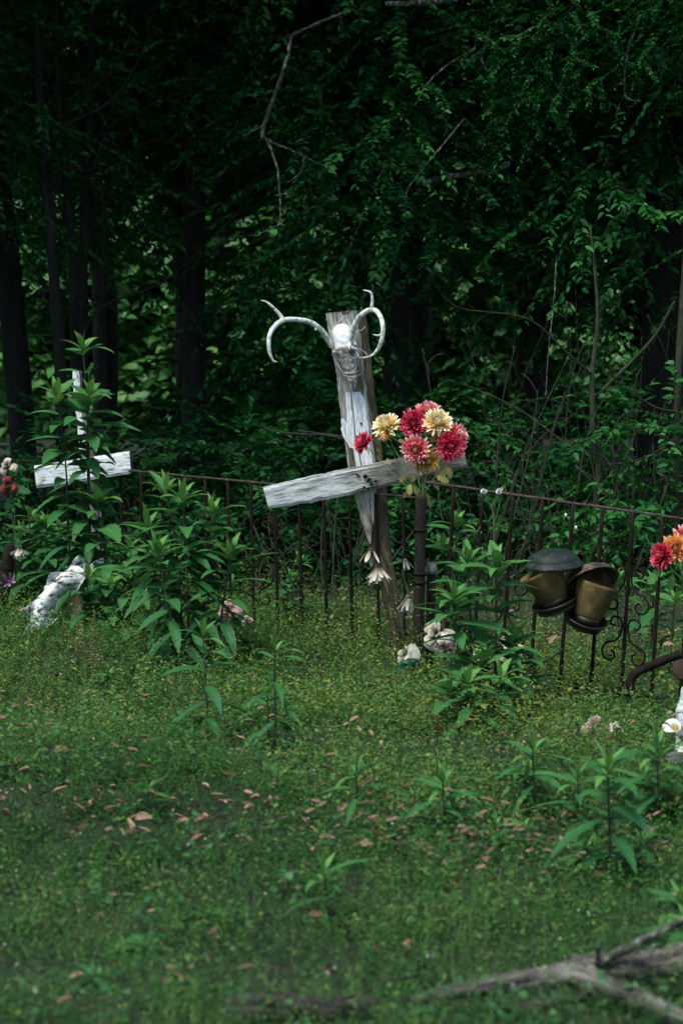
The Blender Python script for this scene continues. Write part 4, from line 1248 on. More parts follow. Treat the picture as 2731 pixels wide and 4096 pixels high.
yb = 10.22
bq0 = P(1690, 1985, 10.12)
bouquet = thing('artificial_bouquet', 'bunch of red, coral and yellow artificial chrysanthemums in the pipe post beside the cross', 'bouquet', bq0)
hub = P(1684, 2004, 10.12)
BL = [  # px, py, radius px, Y, axis (x right, y away, z up), material, label
    (1714, 1632, 58, 10.30, (0.05, -0.45, 0.9), 'coral', 'coral pink bloom at the very top'),
    (1652, 1690, 57, 10.20, (-0.1, -0.95, 0.15), 'crimson', 'crimson bloom left of the upper cream one'),
    (1752, 1680, 58, 10.17, (0.1, -0.8, 0.5), 'cream', 'cream yellow bloom in the upper middle'),
    (1840, 1735, 56, 10.28, (0.75, -0.5, 0.42), 'coral', 'coral pink bloom facing right'),
    (1806, 1786, 60, 10.14, (0.12, -0.98, -0.02), 'crimson', 'dark crimson bloom at the right'),
    (1660, 1798, 58, 10.10, (-0.1, -0.97, 0.12), 'coral', 'coral bloom in the lower middle'),
    (1708, 1850, 56, 10.16, (0.15, -0.9, -0.3), 'gold', 'golden yellow bloom hanging lowest'),
    (1539, 1690, 57, 10.24, (-0.35, -0.6, 0.72), 'cream', 'pale yellow bloom on the left long stem'),
    (1440, 1768, 50, 10.28, (-0.86, -0.42, 0.30), 'crimson', 'crimson bloom seen side on, furthest left'),
    (1541, 1752, 30, 10.36, (0.3, -0.4, -0.8), 'orange', 'small rust orange bloom tucked behind the pale yellow one'),
    (1770, 1735, 48, 10.33, (0.1, -0.6, 0.3), 'orange', 'rust orange bloom half hidden in the middle')]
for i, (px, py, rp, Y, ax, mt, lab) in enumerate(BL):
    c = P(px, py, Y)
    a = Vector(ax).normalized()
    rad = rp * Y / F
    fo = mum(c - a * rad * 0.25, a, rad * 1.0, 100 + i, n=(170 if rp > 40 else 60)).build('flower_head', M[mt], bouquet)
    fo['label'] = lab
    st = MB()
    q = catmull([c - a * rad * 0.4, c - a * rad * 1.2 + Vector((0, 0, -.03)), hub.lerp(c, 0.35) + Vector((0, 0, 0.0)), hub, hub + Vector((0, 0, -.12))], 6)
    st.tube(q, 0.0020, 6)
    so_ = st.build('stem', M['greenstem'], bouquet)
lv = MB(); g = random.Random(4)
for (px, py, dx, dy, L) in ((1590, 1760, 25, 5, .045), (1545, 1835, 12, 14, .04), (1520, 1812, -10, -14, .03), (1640, 1935, -4, 34, .06), (1628, 1962, -8, 14, .045), (1655, 1945, 14, 20, .05), (1665, 1895, -20, 30, .05),
                            (1690, 1905, 5, 30, .05), (1712, 1915, -14, 20, .045), (1785, 1860, -5, 25, .06), (1790, 1868, 10, 30, .06), (1770, 1880, -20, 30, .055), (1745, 1905, 20, 8, .07), (1725, 1920, 20, 20, .06), (1705, 1970, 6, 30, .05), (1712, 2000, 10, 24, .04), (1620, 1900, -18, 20, .05), (1610, 1895, 4, 20, .045)):
    c = P(px, py, yb - .06 + g.uniform(-.03, .03))
    ax = Vector((dx, g.uniform(-14, 0), -dy)).normalized()
    lobed_leaf(lv, c, ax, Vector((g.uniform(-.4, .4), -1, .5)), L * .85, g.uniform(0.0, .8))
lv.build('leaves', M['silkleaf'], bouquet)

# right edge bouquet
bq1 = P(2720, 2500, 8.95); bq1.z = gh(bq1.x, bq1.y)
rb = thing('artificial_bouquet', 'bunch of crimson and orange artificial chrysanthemums at the right edge of the fence', 'bouquet', P(2735, 2330, 8.8))
for i, (px, py, rp, Y, ax, mt, lab) in enumerate([(2634, 2222, 58, 8.78, (-0.75, -0.6, 0.1), 'crimson', 'crimson bloom facing left'), (2700, 2192, 60, 8.80, (-0.2, -0.9, 0.2), 'orange', 'orange yellow bloom'), (2742, 2140, 55, 8.86, (0.1, -0.8, 0.6), 'coral', 'coral red bloom at the top')]):
    c = P(px, py, Y); a = Vector(ax).normalized(); rad = rp * Y / F
    fo = mum(c - a * rad * .25, a, rad, 140 + i).build('flower_head', M[mt], rb); fo['label'] = lab
    st = MB(); st.tube(catmull([c - a * rad * .4, c.lerp(P(2735, 2330, 8.8), .6), P(2735, 2330, 8.8), P(2735, 2420, 8.82)], 5), 0.0028, 6); st.build('stem', M['greenstem'], rb)
lv = MB()
for (px, py, dx, dy, L) in ((2640, 2280, -40, 40, .07), (2690, 2300, -10, 40, .06), (2720, 2270, 30, 30, .07), (2745, 2300, 10, 40, .07)):
    lobed_leaf(lv, P(px, py, 8.82), Vector((dx, -8, -dy)).normalized(), Vector((0, -1, .6)), L, 0.3)
lv.build('leaves', M['young'], rb)

def bloom_on_stem(label, mbf, mat, c, stem_pts, group=None, name='artificial_flower', cat='flower', leaves=None, smat='greenstem', sr=0.002):
    t = thing(name, label, cat, stem_pts[-1], group)
    mbf.build('flower_head', M[mat], t)
    st = MB(); st.tube(catmull(stem_pts, 6), sr, 6); st.build('stem', M[smat], t)
    if leaves:
        lv = MB()
        for (p, a, L) in leaves:
            lobed_leaf(lv, p, a.normalized(), Vector((0, -.7, .7)), L, 0.2)
        lv.build('leaves', M['weed'], t)
    return t
yl = 11.75
c = P(30, 1862, yl); bloom_on_stem('faded cream artificial flower above the rail at the left edge', rose(c, Vector((-.1, -.8, .4)), .044, 1, 12, 1.0), 'ivory', c, [c, P(45, 1960, yl), P(60, 2100, yl), P(65, 2330, yl)], leaves=[(P(50, 1950, yl), Vector((1, -.2, -.2)), .09)])
c = P(34, 1940, yl - .03); bloom_on_stem('faded rust red artificial flower below the cream one at the left edge', rose(c, Vector((.1, -.8, .3)), .046, 2, 11, 1.0), 'rustpetal', c, [c, P(44, 2040, yl), P(58, 2150, yl), P(62, 2340, yl)], leaves=[(P(60, 1960, yl), Vector((1, -.2, 0)), .08), (P(40, 1990, yl), Vector((-.3, -.2, -1)), .07)])
c = P(76, 2190, 11.62); bloom_on_stem('white drooping artificial daisy beside the sawn stump', wilted(c, Vector((0.05, -.25, -1)), .055, 3, 16, .9), 'ivory', c, [c, P(84, 2176, 11.62), P(110, 2162, 11.64), P(178, 2134, 11.7)])
c = P(36, 2328, 11.45); bloom_on_stem('faded purple artificial flower lying in the weeds at the left edge', wilted(c, Vector((0.05, -.5, .25)), .048, 4, 7, 1.1, 1), 'purple', c, [c, P(20, 2370, 11.45), P(-10, 2420, 11.45)])
c = P(912, 2440, 10.65); bloom_on_stem('faded pink cloth rose left of the fence bars', rose(c, Vector((-.3, -.8, .3)), .05, 5, 12, .9), 'pinkpetal', c, [c, P(930, 2490, 10.7), P(940, 2560, 10.7)], leaves=[(P(925, 2465, 10.66), Vector((.6, -.3, -.6)), .07)])
c = P(988, 2476, 10.62); bloom_on_stem('small closed pink cloth bud against a fence bar', rose(c, Vector((.1, -.5, .8)), .022, 6, 8, .4), 'pinkpetal', c, [c, P(985, 2520, 10.62), P(980, 2590, 10.62)])
# hanging faded daisies below the crossbar
yh = 10.33
c = P(1508, 2262, yh); bloom_on_stem('greyed white artificial daisy hanging head down in front of the cross post', wilted(c, Vector((0.12, -.25, -1)), .085, 7, 17, .8), 'ivory', c, [c, P(1492, 2225, yh), P(1486, 2150, yh), P(1482, 2060, yh), P(1478, 1990, yh)], smat='stem', sr=.0016)
c = P(1484, 2196, yh); bloom_on_stem('greyed hanging leaf pair above the upside down daisy', wilted(c, Vector((-.05, -.2, -1)), .085, 8, 5, .9, 1), 'ivory', c, [c, P(1485, 2140, yh), P(1484, 2080, yh), P(1480, 1995, yh - .002)], smat='stem', sr=.0016)
c = P(1620, 2238, 10.2); bloom_on_stem('small greyed petal cluster tied to a fence bar', wilted(c, Vector((0.15, -.2, -1)), .05, 9, 5, .6, 1), 'greyivory', c, [c, P(1610, 2246, 10.2), P(1580, 2256, 10.25), P(1560, 2256, 10.3)], smat='greenstem', sr=.0014)
c = P(1632, 2385, 10.2); bloom_on_stem('withered grey petals hanging between bar and pipe post', wilted(c, Vector((0.0, -.2, -1)), .075, 10, 9, .6, 1), 'greyivory', c, [c, P(1622, 2340, 10.2), P(1610, 2280, 10.2)], smat='greenstem', sr=.0014)
c = P(1630, 2470, 10.15); bloom_on_stem('single dry hanging leaf low beside the pipe post', wilted(c, Vector((0.0, -.1, -1)), .06, 12, 2, .12, 1), 'greyivory', c, [c, P(1634, 2440, 10.15), P(1640, 2400, 10.15)], smat='greenstem', sr=.0014)
tw = thing('twist_tie', 'teal plastic twist tie round a fence bar', 'tie', P(1602, 2205, 10.2))
mb = MB(); mb.tube(catmull(pix([(1588, 2198), (1592, 2214), (1604, 2218), (1612, 2206), (1611, 2192)], 10.2), 5), .0018, 5); mb.tube(catmull(pix([(1586, 2240), (1592, 2232), (1598, 2244), (1580, 2252), (1556, 2257)], 10.2), 5), .0016, 5); mb.build('strand', M['tealplastic'], tw)

# roses on the ground round the post
def ground_rose(label, px, py, Y, ax, rad, seed, mat='ivory', n=16, op=.8, group=None):
    c = P(px, py, Y); base = Vector((c.x, c.y, gh(c.x, c.y)))
    a = Vector(ax).normalized()
    t = thing('artificial_rose', label, 'flower', base, group)
    rose(c, a, rad, seed, n, op).build('flower_head', M[mat], t)
    st = MB(); st.tube(catmull([c - a * rad * .2, c - a * rad * .9, c.lerp(base, .7) + Vector((.01, .02, 0)), base - Vector((0, 0, .02))], 5), .003, 6); st.build('stem', M['greenstem'], t)
    return t
ground_rose('faded white cloth rose lying on its side with a teal leaf at the cross foot', 1622, 2612, 9.95, (-.6, -.4, .55), .046, 21, n=9, op=.8)
mb = MB()
pt = P(1668, 2612, 9.9)
for a_, l_ in ((-.2, .085),):
    rows = []
    for i in range(7):
        f = i / 6; wv = math.sin(math.pi * (.1 + .8 * f)) * .027
        p = pt + Vector((0.012 * f - .02, -.01, -l_ * f + .04))
        rows.append([p + Vector((-wv, .006, .0)), p + Vector((0, -.006, 0)), p + Vector((wv, .006, 0))])
    mb.grid(rows)
pl = thing('cloth_petal', 'single white cloth petal standing beside the pipe post foot', 'petal', pt); mb.build('petal', M['calla'], pl)
mb = MB()
for k, (x1, y1) in enumerate(((1565, 2700), (1590, 2668), (1610, 2690))):
    a_ = P(1680, 2642, 9.85); b_ = P(x1, y1, 9.8); m_ = a_.lerp(b_, .5) + Vector((0, 0, .012))
    rows = []
    q = catmull([a_, m_, b_], 5)
    for i, p in enumerate(q):
        f = i / (len(q) - 1); wv = .009 * math.sin(math.pi * (.12 + .82 * f)) + .0005
        rows.append([p + Vector((0, 0, wv)), p + Vector((0, -.004, 0)), p - Vector((0, 0, wv))])
    mb.grid(rows)
tl = thing('plastic_leaf', 'teal plastic leaf fallen at the foot of the cross', 'leaf', P(1680, 2660, 9.85)); mb.build('blade', M['tealplastic'], tl)
ground_rose('large faded cream rose with a browned heart beside the pipe post', 1745, 2535, 9.7, (-.25, -.85, .4), .06, 22, n=13, op=1.0)
ground_rose('cream rose drooping under the large cream one', 1790, 2600, 9.65, (.3, -.7, -.5), .045, 23, n=9, op=1.0)
ground_rose('cream rose right of the large cream one, behind weed leaves', 1812, 2565, 9.72, (.5, -.7, .2), .042, 24, n=9, op=1.0)
ground_rose('pale rose low behind the big weed clump', 1925, 2640, 9.5, (.1, -.8, .3), .05, 25, n=10, op=1.0)
ground_rose('wide faded rose behind the big weed, nearest the lanterns', 2045, 2590, 9.45, (.2, -.7, .5), .06, 26, n=10, op=1.05)
ground_rose('pale pink flower resting on the ground right of the big weed', 2080, 2735, 9.15, (.35, -.8, .2), .05, 27, 'ivory', n=9, op=.9)
ground_rose('faded pink plastic flower lying in the clover on the right', 2378, 2898, 8.35, (-.1, -.5, .7), .045, 28, 'pinkpetal', n=9, op=1.0)
ground_rose('small scrap of white petals on the ground right of the pink flower', 2462, 2912, 8.3, (.2, -.5, .7), .03, 29, 'calla', n=7, op=1.0)
ground_rose('tiny reddish faded bud in the weeds at the right', 2440, 2960, 8.15, (.2, -.5, .7), .022, 30, 'rustpetal', n=7, op=.8)

# calla lilies and white post at the right edge
wp = P(2745, 3060, 7.75); wp.z = gh(wp.x, wp.y)
wpo = thing('white_post', 'rough white painted post leaning in at the right edge', 'post', wp)
board('shaft', [((2738, 2760), (2830, 2760)), ((2712, 2860), (2810, 2860)), ((2712, 2960), (2800, 2960)), ((2716, 3080), (2800, 3080))], 7.85, 0.07, M['peel'], wpo, n=40, rag=0.006, uvoff=4.0)
for i, (px, py, s, lab, an) in enumerate(((2700, 2915, .045, 'white artificial calla lily with yellow spadix at the right edge', -.5), (2722, 3012, .055, 'lower white artificial calla lily drooping at the right edge', -.1))):
    c = P(px, py, 7.68)
    t = thing('calla_lily', lab, 'flower', Vector((c.x + .05, c.y, gh(c.x, c.y))))
    X, Yv, Z = frame(Vector((an, -.55, .8 if i == 0 else -.6)))
    mb = MB(); rows, uvs = [], []
    for r_ in range(9):
        f = r_ / 8; row = []; uu = []
        for j in range(17):
            a = 2 * math.pi * j / 16 * .96
            lip = .55 + .75 * (0.5 + .5 * math.cos(a)) ** 2
            rr = s * (.12 + .62 * f ** 1.8 * lip); zz = s * (-.8 + 1.5 * f - .55 * f ** 4 * lip + .35 * f * math.cos(a))
            row.append(c + (X * math.cos(a) + Yv * math.sin(a)) * rr + Z * zz); uu.append((j / 16, f))
        rows.append(row); uvs.append(uu)
    mb.grid(rows, uvs, .3); mb.build('spathe', M['calla'], t)
    mb = MB(); mb.tube([c - Z * s * .5, c + Z * s * .1, c + Z * s * (.6 if i == 0 else .25)], [.005, .005, .003], 8); mb.build('spadix', M['spadix'], t)
    mb = MB(); b0 = ORG[t.name]; mb.tube(catmull([c - Z * s * .8, c - Z * s * 1.2 + Vector((.02, 0, -.03)), b0 + Vector((.02, 0, .05)), b0 - Vector((0, 0, .02))], 5), .004, 7); mb.build('stem', M['greenstem'], t)

# ------------------------------------------------------------------ white tyre planter on the left
tp = P(265, 2535, 11.05); tp.z = gh(tp.x, tp.y)
tyre = thing('tyre_planter', 'flaking white painted planter ring with pointed cut petals under the white cross', 'planter', tp)
cc = P(276, 2425, 11.05)
mr, mi = 0.140, 0.058
Xr = Vector((0.80, 0.60, 0.10)).normalized(); Zr = Vector((0.22, 0.30, 1)).normalized()
def ringp(a, r, off=0.0):
    return cc + (Xr * math.cos(a) + Zr * math.sin(a)) * r + Vector((0, -off, 0))
mb = MB(); rows, uvs = [], []
for i in range(57):
    a = R(66) + R(160) * i / 56
    row = []
    for j in range(11):
        b = R(-35) + R(250) * j / 10
        rr = mr + mi * math.cos(b) * 1.0
        tread = 0.004 * (1 if (i % 2 == 0 and 2 < j < 7) else 0)
        row.append(ringp(a, rr + tread + .016 * mnoise.noise(Vector((a * 4, b * 2, 0))) + .012 * mnoise.noise(Vector((a * 14, b * 3, 4))) - (.03 if (i < 2 or i > 54) else 0), mi * math.sin(b)))
    rows.append(row)
mb.grid(rows, None); mb.build('ring', M['peel'], tyre)
for k, a in enumerate((R(58), R(92), R(128), R(172), R(205), R(226), R(240))):
    mb = MB(); rows = []
    w0 = R(17)
    for i in range(7):
        f = i / 6
        ln = 0.075 if k in (0, 1) else 0.06
        row = []
        for j in range(5):
            u = (j - 2) / 2
            row.append(ringp(a + u * w0 * (1 - f) ** .8, mr + mi * .75 + ln * f, .012 + .05 * f * f - .01 * u * u + 0.004 * mnoise.noise(Vector((u * 3, f * 3, k)))))
        rows.append(row)
    mb.grid(rows); mb.build('cut_petal', M['peel'], tyre)
# the dull olive leaf hanging in the ring
def blade(mb, c, ax, up, L, W, droop, t, n=12, serr=0.0, fold=.22):
    up = (up - ax * up.dot(ax))
    up = up.normalized() if up.length > 1e-4 else ax.orthogonal().normalized()
    a = ax.normalized(); p = Vector(c); rows, uvs = [], []
    for i in range(n):
        f = i / (n - 1)
        sd_ = a.cross(up).normalized()
        wv = W * .5 * (math.sin(math.pi * min(1, f ** .72)) ** .9 if 0 < f < 1 else 0.0)
        if i == 0: wv = W * .03
        if serr and 0 < i < n - 1 and i % 2: wv *= 1 - serr
        rows.append([p - sd_ * wv + up * wv * fold, p - sd_ * wv * .5 + up * wv * fold * .35, p, p + sd_ * wv * .5 + up * wv * fold * .35, p + sd_ * wv + up * wv * fold])
        uvs.append([(-1, f), (-.5, f), (0, f), (.5, f), (1, f)])
        p = p + a * (L / (n - 1))
        a = (a + Vector((0, 0, -droop / (n - 1)))).normalized()
        up = (up - a * up.dot(a)).normalized()
    mb.grid(rows, uvs, t)

# ------------------------------------------------------------------ hanging lanterns
def axis_m(c, ax, ref=Vector((0, -1, 0))):
    z = Vector(ax).normalized(); x = z.cross(ref)
    x = x.normalized() if x.length > 1e-3 else Vector((1, 0, 0))
    y = z.cross(x)
    m = Matrix((x, y, z)).transposed().to_4x4(); m.translation = c
    return m
YL = 9.10
kk = YL / F
def lantern(label, cap, cup, tray, capmat, wires):
    c0 = P(cup[0][0], cup[0][1], YL)
    t = thing('hanging_lantern', label, 'lantern', c0)
    (cx_, cy_, cr, cax, dz) = cap
    m = axis_m(P(cx_, cy_, YL + dz), cax); r = cr * kk
    mb = MB(); hgt = r * 0.42
    prof = [(0.002, hgt)]
    for i in range(1, 13):
        a = i / 12 * math.pi / 2
        prof.append((r * .86 * math.sin(a), hgt * math.cos(a) ** .9 if i < 12 else 0.003))
    prof += [(r * .885, .0045), (r * .90, .0), (r * .96, -.007), (r, -.013), (r * .985, -.017), (r * .86, -.006)]
    for i in range(11, 0, -1):
        a = i / 12 * math.pi / 2
        prof.append((r * .83 * math.sin(a), (hgt - .006) * math.cos(a) ** .9))
    mb.lathe(prof, m, 48, lump=0.012); mb.build('cap', M[capmat], t)
    # little bosses on the cap
    mb = MB()
    for k in range(7):
        a = -1.2 + k * .45
        mm = m @ Matrix.Rotation(a, 4, 'Z') @ Matrix.Translation((r * .6, 0, hgt * .68))
        mb.lathe([(0, .004), (.005, .003), (.007, 0), (.007, -.004)], mm, 8)
    mb.build('cap_boss', M[capmat], t)
    (tx, ty), (bx, by), rt, rb_ = cup
    ct, cb = P(tx, ty, YL), P(bx, by, YL)
    axv = ct - cb; h = axv.length
    m = axis_m(cb, axv); mb = MB()
    RT, RB = rt * kk, rb_ * kk
    prof = [(0.0, .004), (RB * .8, .0), (RB, .004)]
    for i in range(1, 11):
        f = i / 10
        prof.append((RB + (RT - RB) * (f ** .8), h * f))
    prof += [(RT * .97, h), (RT * .93, h * .9), (RB * 1.25, h * .45), (RB * .9, .012), (0, .010)]
    mb.lathe(prof, m, 44, lump=0.006); mb.build('shade', M['amber'], t)
    mb = MB(); mb.lathe([(RB * .7, .006), (RB * 1.02, .006), (RB * 1.06, -.004), (RB * 1.0, -.018), (RB * .5, -.02)], m, 32); mb.build('collar', M['bronze'], t)
    (tx, ty, tr, tax) = tray
    m = axis_m(P(tx, ty, YL + .005), tax); r = tr * kk; mb = MB()
    prof = [(0, -.004), (r * .5, -.004), (r * .82, .0), (r * .97, .010), (r, .012), (r * 1.01, .008), (r * .99, .0), (r * .86, -.010), (r * .80, -.013), (r * .84, -.018), (r * .83, -.024), (r * .6, -.030), (0, -.032)]
    mb.lathe(prof, m, 48, lump=0.008); mb.build('tray', M['bronze'], t)
    mb = MB()
    for wpts in wires:
        mb.tube(catmull([P(a, b, YL + (c if c is not None else 0)) for a, b, c in wpts], 6), .0011, 5)
    mb.build('hanging_wire', M['wire' if False else 'twig'], t)
    mb = MB()
    a, b, c = wires[0][-1]
    q = P(a, b, YL + c)
    mb.tube(catmull([q + Vector((-.018, 0, .012)), q + Vector((-.012, 0, .006)), q, q + Vector((.010, 0, .008)), q + Vector((.02, 0, .004))], 4), .003, 6); mb.build('wing_nut', M['bronze'], t)
    return t
lantern('left hanging lantern with domed green lid level over a tilted amber cup',
        (2214, 2246, 118, (-.06, -.10, 1), 0.0), ((2158, 2282), (2222, 2398), 92, 52), (2220, 2413, 96, (-.36, -.16, 1)), 'verdigris',
        [[(2283, 1985, -.01), (2262, 2070, 0), (2245, 2120, 0), (2222, 2172, 0)], [(2262, 2016, -.01), (2270, 1990, -.012), (2300, 1986, -.014), (2298, 2006, -.01), (2268, 2018, -.012)]])
lantern('right hanging lantern with brown lid tipped up showing its dark inside over an amber cup',
        (2358, 2320, 118, (-.30, .60, .80), 0.03), ((2392, 2332), (2346, 2474), 88, 52), (2338, 2476, 92, (.33, -.38, 1)), 'copper',
        [[(2290, 1992, -.012), (2302, 2110, 0), (2318, 2180, 0), (2330, 2218, 0)], [(2283, 2030, -.01), (2296, 2080, -.005), (2304, 2110, 0)]])
for i, (px, py, lab) in enumerate(((2262, 2060, 'tiny white tag on the wire above the left lantern'), (2303, 2110, 'tiny white tag on the wire above the right lantern'))):
    p = P(px, py, YL - .004); t = thing('price_tag' if False else 'wire_tag', lab, 'tag', p)
    mb = MB(); rows = [[p + Vector((x, -.0, z)) for x in (-.004, 0, .004)] for z in (.006, 0, -.006)]
    mb.tube([p + Vector((0, 0, .006)), p + Vector((0, 0, -.006))], .0045, 4); mb.build('sleeve', M['puff'], t)

# ------------------------------------------------------------------ weeds
def weed(label, stems, leaf, seed, nodes=9, wfrac=.26, group=None, tipn=6, bare=.12, droop=.9, name='weed_plant', branchy=False):
    """stems: list of pixel polylines from the foot up with depth Y: [(px,py,Y)...]"""
    g = random.Random(seed)
    f0_ = P(*stems[0][0]); base = Vector((f0_.x, f0_.y, gh(f0_.x, f0_.y)))
    t = thing(name, label, 'weed', base, group)
    ml = MB()
    for si, st in enumerate(stems):
        ms, my = MB(), MB()
        pts = [P(*p) for p in st]
        if pts[0].z > gh(pts[0].x, pts[0].y): pts[0].z = gh(pts[0].x, pts[0].y) - .01
        path = catmull(pts, 10)
        H = sum((path[i + 1] - path[i]).length for i in range(len(path) - 1))
        r = min(.0055, .0028 + .004 * H)
        ms.tube(path, lerps([r * 1.1, r * .9, r * .45], len(path)), 7)
        az = g.uniform(0, 3.14)
        for k in range(nodes):
            f = bare + (1 - bare) * (k + .3) / nodes
            i = min(int(f * (len(path) - 1)), len(path) - 2)
            p = path[i].lerp(path[i + 1], f * (len(path) - 1) - i)
            az += math.pi / 2 + g.uniform(-.35, .35)
            Ln = leaf * (0.55 + .55 * math.sin(math.pi * (0.10 + .75 * f))) * g.uniform(.8, 1.12)
            if f > .86: Ln *= .75
            for sg in (0, math.pi):
                a = az + sg + g.uniform(-.25, .25)
                el = R(-20 + 62 * f ** 1.6 + g.uniform(-14, 14))
                ax = Vector((math.cos(a) * math.cos(el), math.sin(a) * math.cos(el), math.sin(el)))
                L1 = Ln * g.uniform(.82, 1.1)
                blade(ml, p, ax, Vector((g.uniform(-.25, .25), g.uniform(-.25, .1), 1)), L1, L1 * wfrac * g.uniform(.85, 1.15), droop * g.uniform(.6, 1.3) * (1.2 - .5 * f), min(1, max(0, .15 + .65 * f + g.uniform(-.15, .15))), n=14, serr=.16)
        top = path[-1]
        for k in range(tipn):
            a = 2.4 * k + g.uniform(-.3, .3); el = R(82 - 52 * (k / max(1, tipn - 1)) + g.uniform(-8, 8))
            ax = Vector((math.cos(a) * math.cos(el), math.sin(a) * math.cos(el), math.sin(el)))
            L1 = leaf * (.36 + .46 * k / tipn) * g.uniform(.85, 1.15)
            blade(my, top - Vector((0, 0, .006 * k)), ax, Vector((-math.cos(a), -math.sin(a), .8)), L1, L1 * wfrac * .9, .75 + .08 * k, g.uniform(0, 1) * (1 - .5 * k / tipn), n=11, serr=.14)
        ms.build('stem', M['stem'], t); my.build('shoot_tip', M['young'], t)
    ml.build('leaves', M['weed'], t)
    return t

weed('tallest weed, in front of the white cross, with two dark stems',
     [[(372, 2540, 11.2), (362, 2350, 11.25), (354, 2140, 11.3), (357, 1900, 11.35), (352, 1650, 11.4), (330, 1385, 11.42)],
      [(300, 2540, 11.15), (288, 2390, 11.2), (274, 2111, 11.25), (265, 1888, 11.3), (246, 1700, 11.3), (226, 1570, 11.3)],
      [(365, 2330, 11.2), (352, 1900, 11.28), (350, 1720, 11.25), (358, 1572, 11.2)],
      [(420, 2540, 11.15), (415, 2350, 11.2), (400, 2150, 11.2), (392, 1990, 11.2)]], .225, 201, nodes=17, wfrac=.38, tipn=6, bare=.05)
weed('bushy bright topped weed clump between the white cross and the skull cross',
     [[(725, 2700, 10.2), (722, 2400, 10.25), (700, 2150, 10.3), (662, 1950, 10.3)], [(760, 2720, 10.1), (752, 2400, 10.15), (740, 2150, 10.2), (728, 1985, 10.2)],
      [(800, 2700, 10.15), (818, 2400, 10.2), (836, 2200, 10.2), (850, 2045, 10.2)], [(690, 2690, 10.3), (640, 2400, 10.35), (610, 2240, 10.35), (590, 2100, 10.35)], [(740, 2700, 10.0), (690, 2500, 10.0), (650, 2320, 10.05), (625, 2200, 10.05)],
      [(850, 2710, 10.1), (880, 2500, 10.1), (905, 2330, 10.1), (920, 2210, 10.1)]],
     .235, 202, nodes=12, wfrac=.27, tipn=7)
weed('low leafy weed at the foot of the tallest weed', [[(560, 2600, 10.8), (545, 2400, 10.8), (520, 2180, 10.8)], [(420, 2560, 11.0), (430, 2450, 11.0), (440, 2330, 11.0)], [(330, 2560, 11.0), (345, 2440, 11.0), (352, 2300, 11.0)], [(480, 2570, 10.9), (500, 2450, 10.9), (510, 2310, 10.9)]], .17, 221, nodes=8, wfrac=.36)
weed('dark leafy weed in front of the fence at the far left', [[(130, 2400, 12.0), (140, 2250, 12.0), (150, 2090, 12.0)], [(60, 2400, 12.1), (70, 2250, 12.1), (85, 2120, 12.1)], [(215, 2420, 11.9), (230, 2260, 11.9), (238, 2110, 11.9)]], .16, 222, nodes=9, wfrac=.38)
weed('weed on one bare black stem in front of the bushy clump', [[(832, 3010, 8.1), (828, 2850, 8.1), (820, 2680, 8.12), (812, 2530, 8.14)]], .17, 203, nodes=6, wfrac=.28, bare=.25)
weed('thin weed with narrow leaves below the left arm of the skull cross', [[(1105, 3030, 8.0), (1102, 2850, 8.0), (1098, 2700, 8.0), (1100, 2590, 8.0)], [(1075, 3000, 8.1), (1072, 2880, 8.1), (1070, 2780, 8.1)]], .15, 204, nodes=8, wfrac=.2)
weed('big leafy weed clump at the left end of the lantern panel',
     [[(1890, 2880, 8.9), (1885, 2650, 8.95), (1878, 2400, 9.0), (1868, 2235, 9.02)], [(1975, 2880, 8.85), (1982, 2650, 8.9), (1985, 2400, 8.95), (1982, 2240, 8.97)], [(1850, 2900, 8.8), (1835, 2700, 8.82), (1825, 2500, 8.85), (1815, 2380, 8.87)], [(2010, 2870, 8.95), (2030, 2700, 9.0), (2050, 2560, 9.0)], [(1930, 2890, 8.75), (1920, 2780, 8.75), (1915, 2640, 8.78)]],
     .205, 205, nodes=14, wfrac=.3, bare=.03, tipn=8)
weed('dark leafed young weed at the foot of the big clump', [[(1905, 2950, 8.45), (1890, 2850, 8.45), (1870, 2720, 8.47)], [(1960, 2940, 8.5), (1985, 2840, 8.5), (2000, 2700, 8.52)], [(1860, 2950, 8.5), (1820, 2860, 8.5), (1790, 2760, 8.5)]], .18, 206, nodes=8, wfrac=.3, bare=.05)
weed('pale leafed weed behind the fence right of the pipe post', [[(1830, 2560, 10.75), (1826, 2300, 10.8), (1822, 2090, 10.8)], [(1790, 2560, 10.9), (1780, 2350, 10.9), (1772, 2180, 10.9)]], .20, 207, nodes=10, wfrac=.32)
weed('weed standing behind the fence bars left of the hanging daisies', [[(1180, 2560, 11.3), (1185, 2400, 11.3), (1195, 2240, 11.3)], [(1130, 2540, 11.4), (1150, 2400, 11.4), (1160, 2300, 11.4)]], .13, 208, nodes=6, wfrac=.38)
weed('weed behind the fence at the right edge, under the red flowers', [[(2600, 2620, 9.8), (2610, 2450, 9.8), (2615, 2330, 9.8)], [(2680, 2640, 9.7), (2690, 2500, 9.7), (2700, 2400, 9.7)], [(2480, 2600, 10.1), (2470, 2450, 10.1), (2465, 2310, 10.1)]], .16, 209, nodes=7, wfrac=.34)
weed('low dark weed behind the bars under the white cross', [[(640, 2520, 11.4), (650, 2350, 11.4), (660, 2200, 11.4)], [(300, 2480, 11.85), (300, 2300, 11.85), (290, 2120, 11.85)], [(520, 2520, 11.7), (525, 2330, 11.7), (520, 2150, 11.7)], [(450, 2510, 11.8), (448, 2330, 11.8), (455, 2200, 11.8)], [(200, 2440, 11.9), (190, 2250, 11.9), (185, 2080, 11.9)], [(110, 2430, 12.0), (112, 2250, 12.0), (120, 2060, 12.0)]], .15, 210, nodes=7, wfrac=.36)
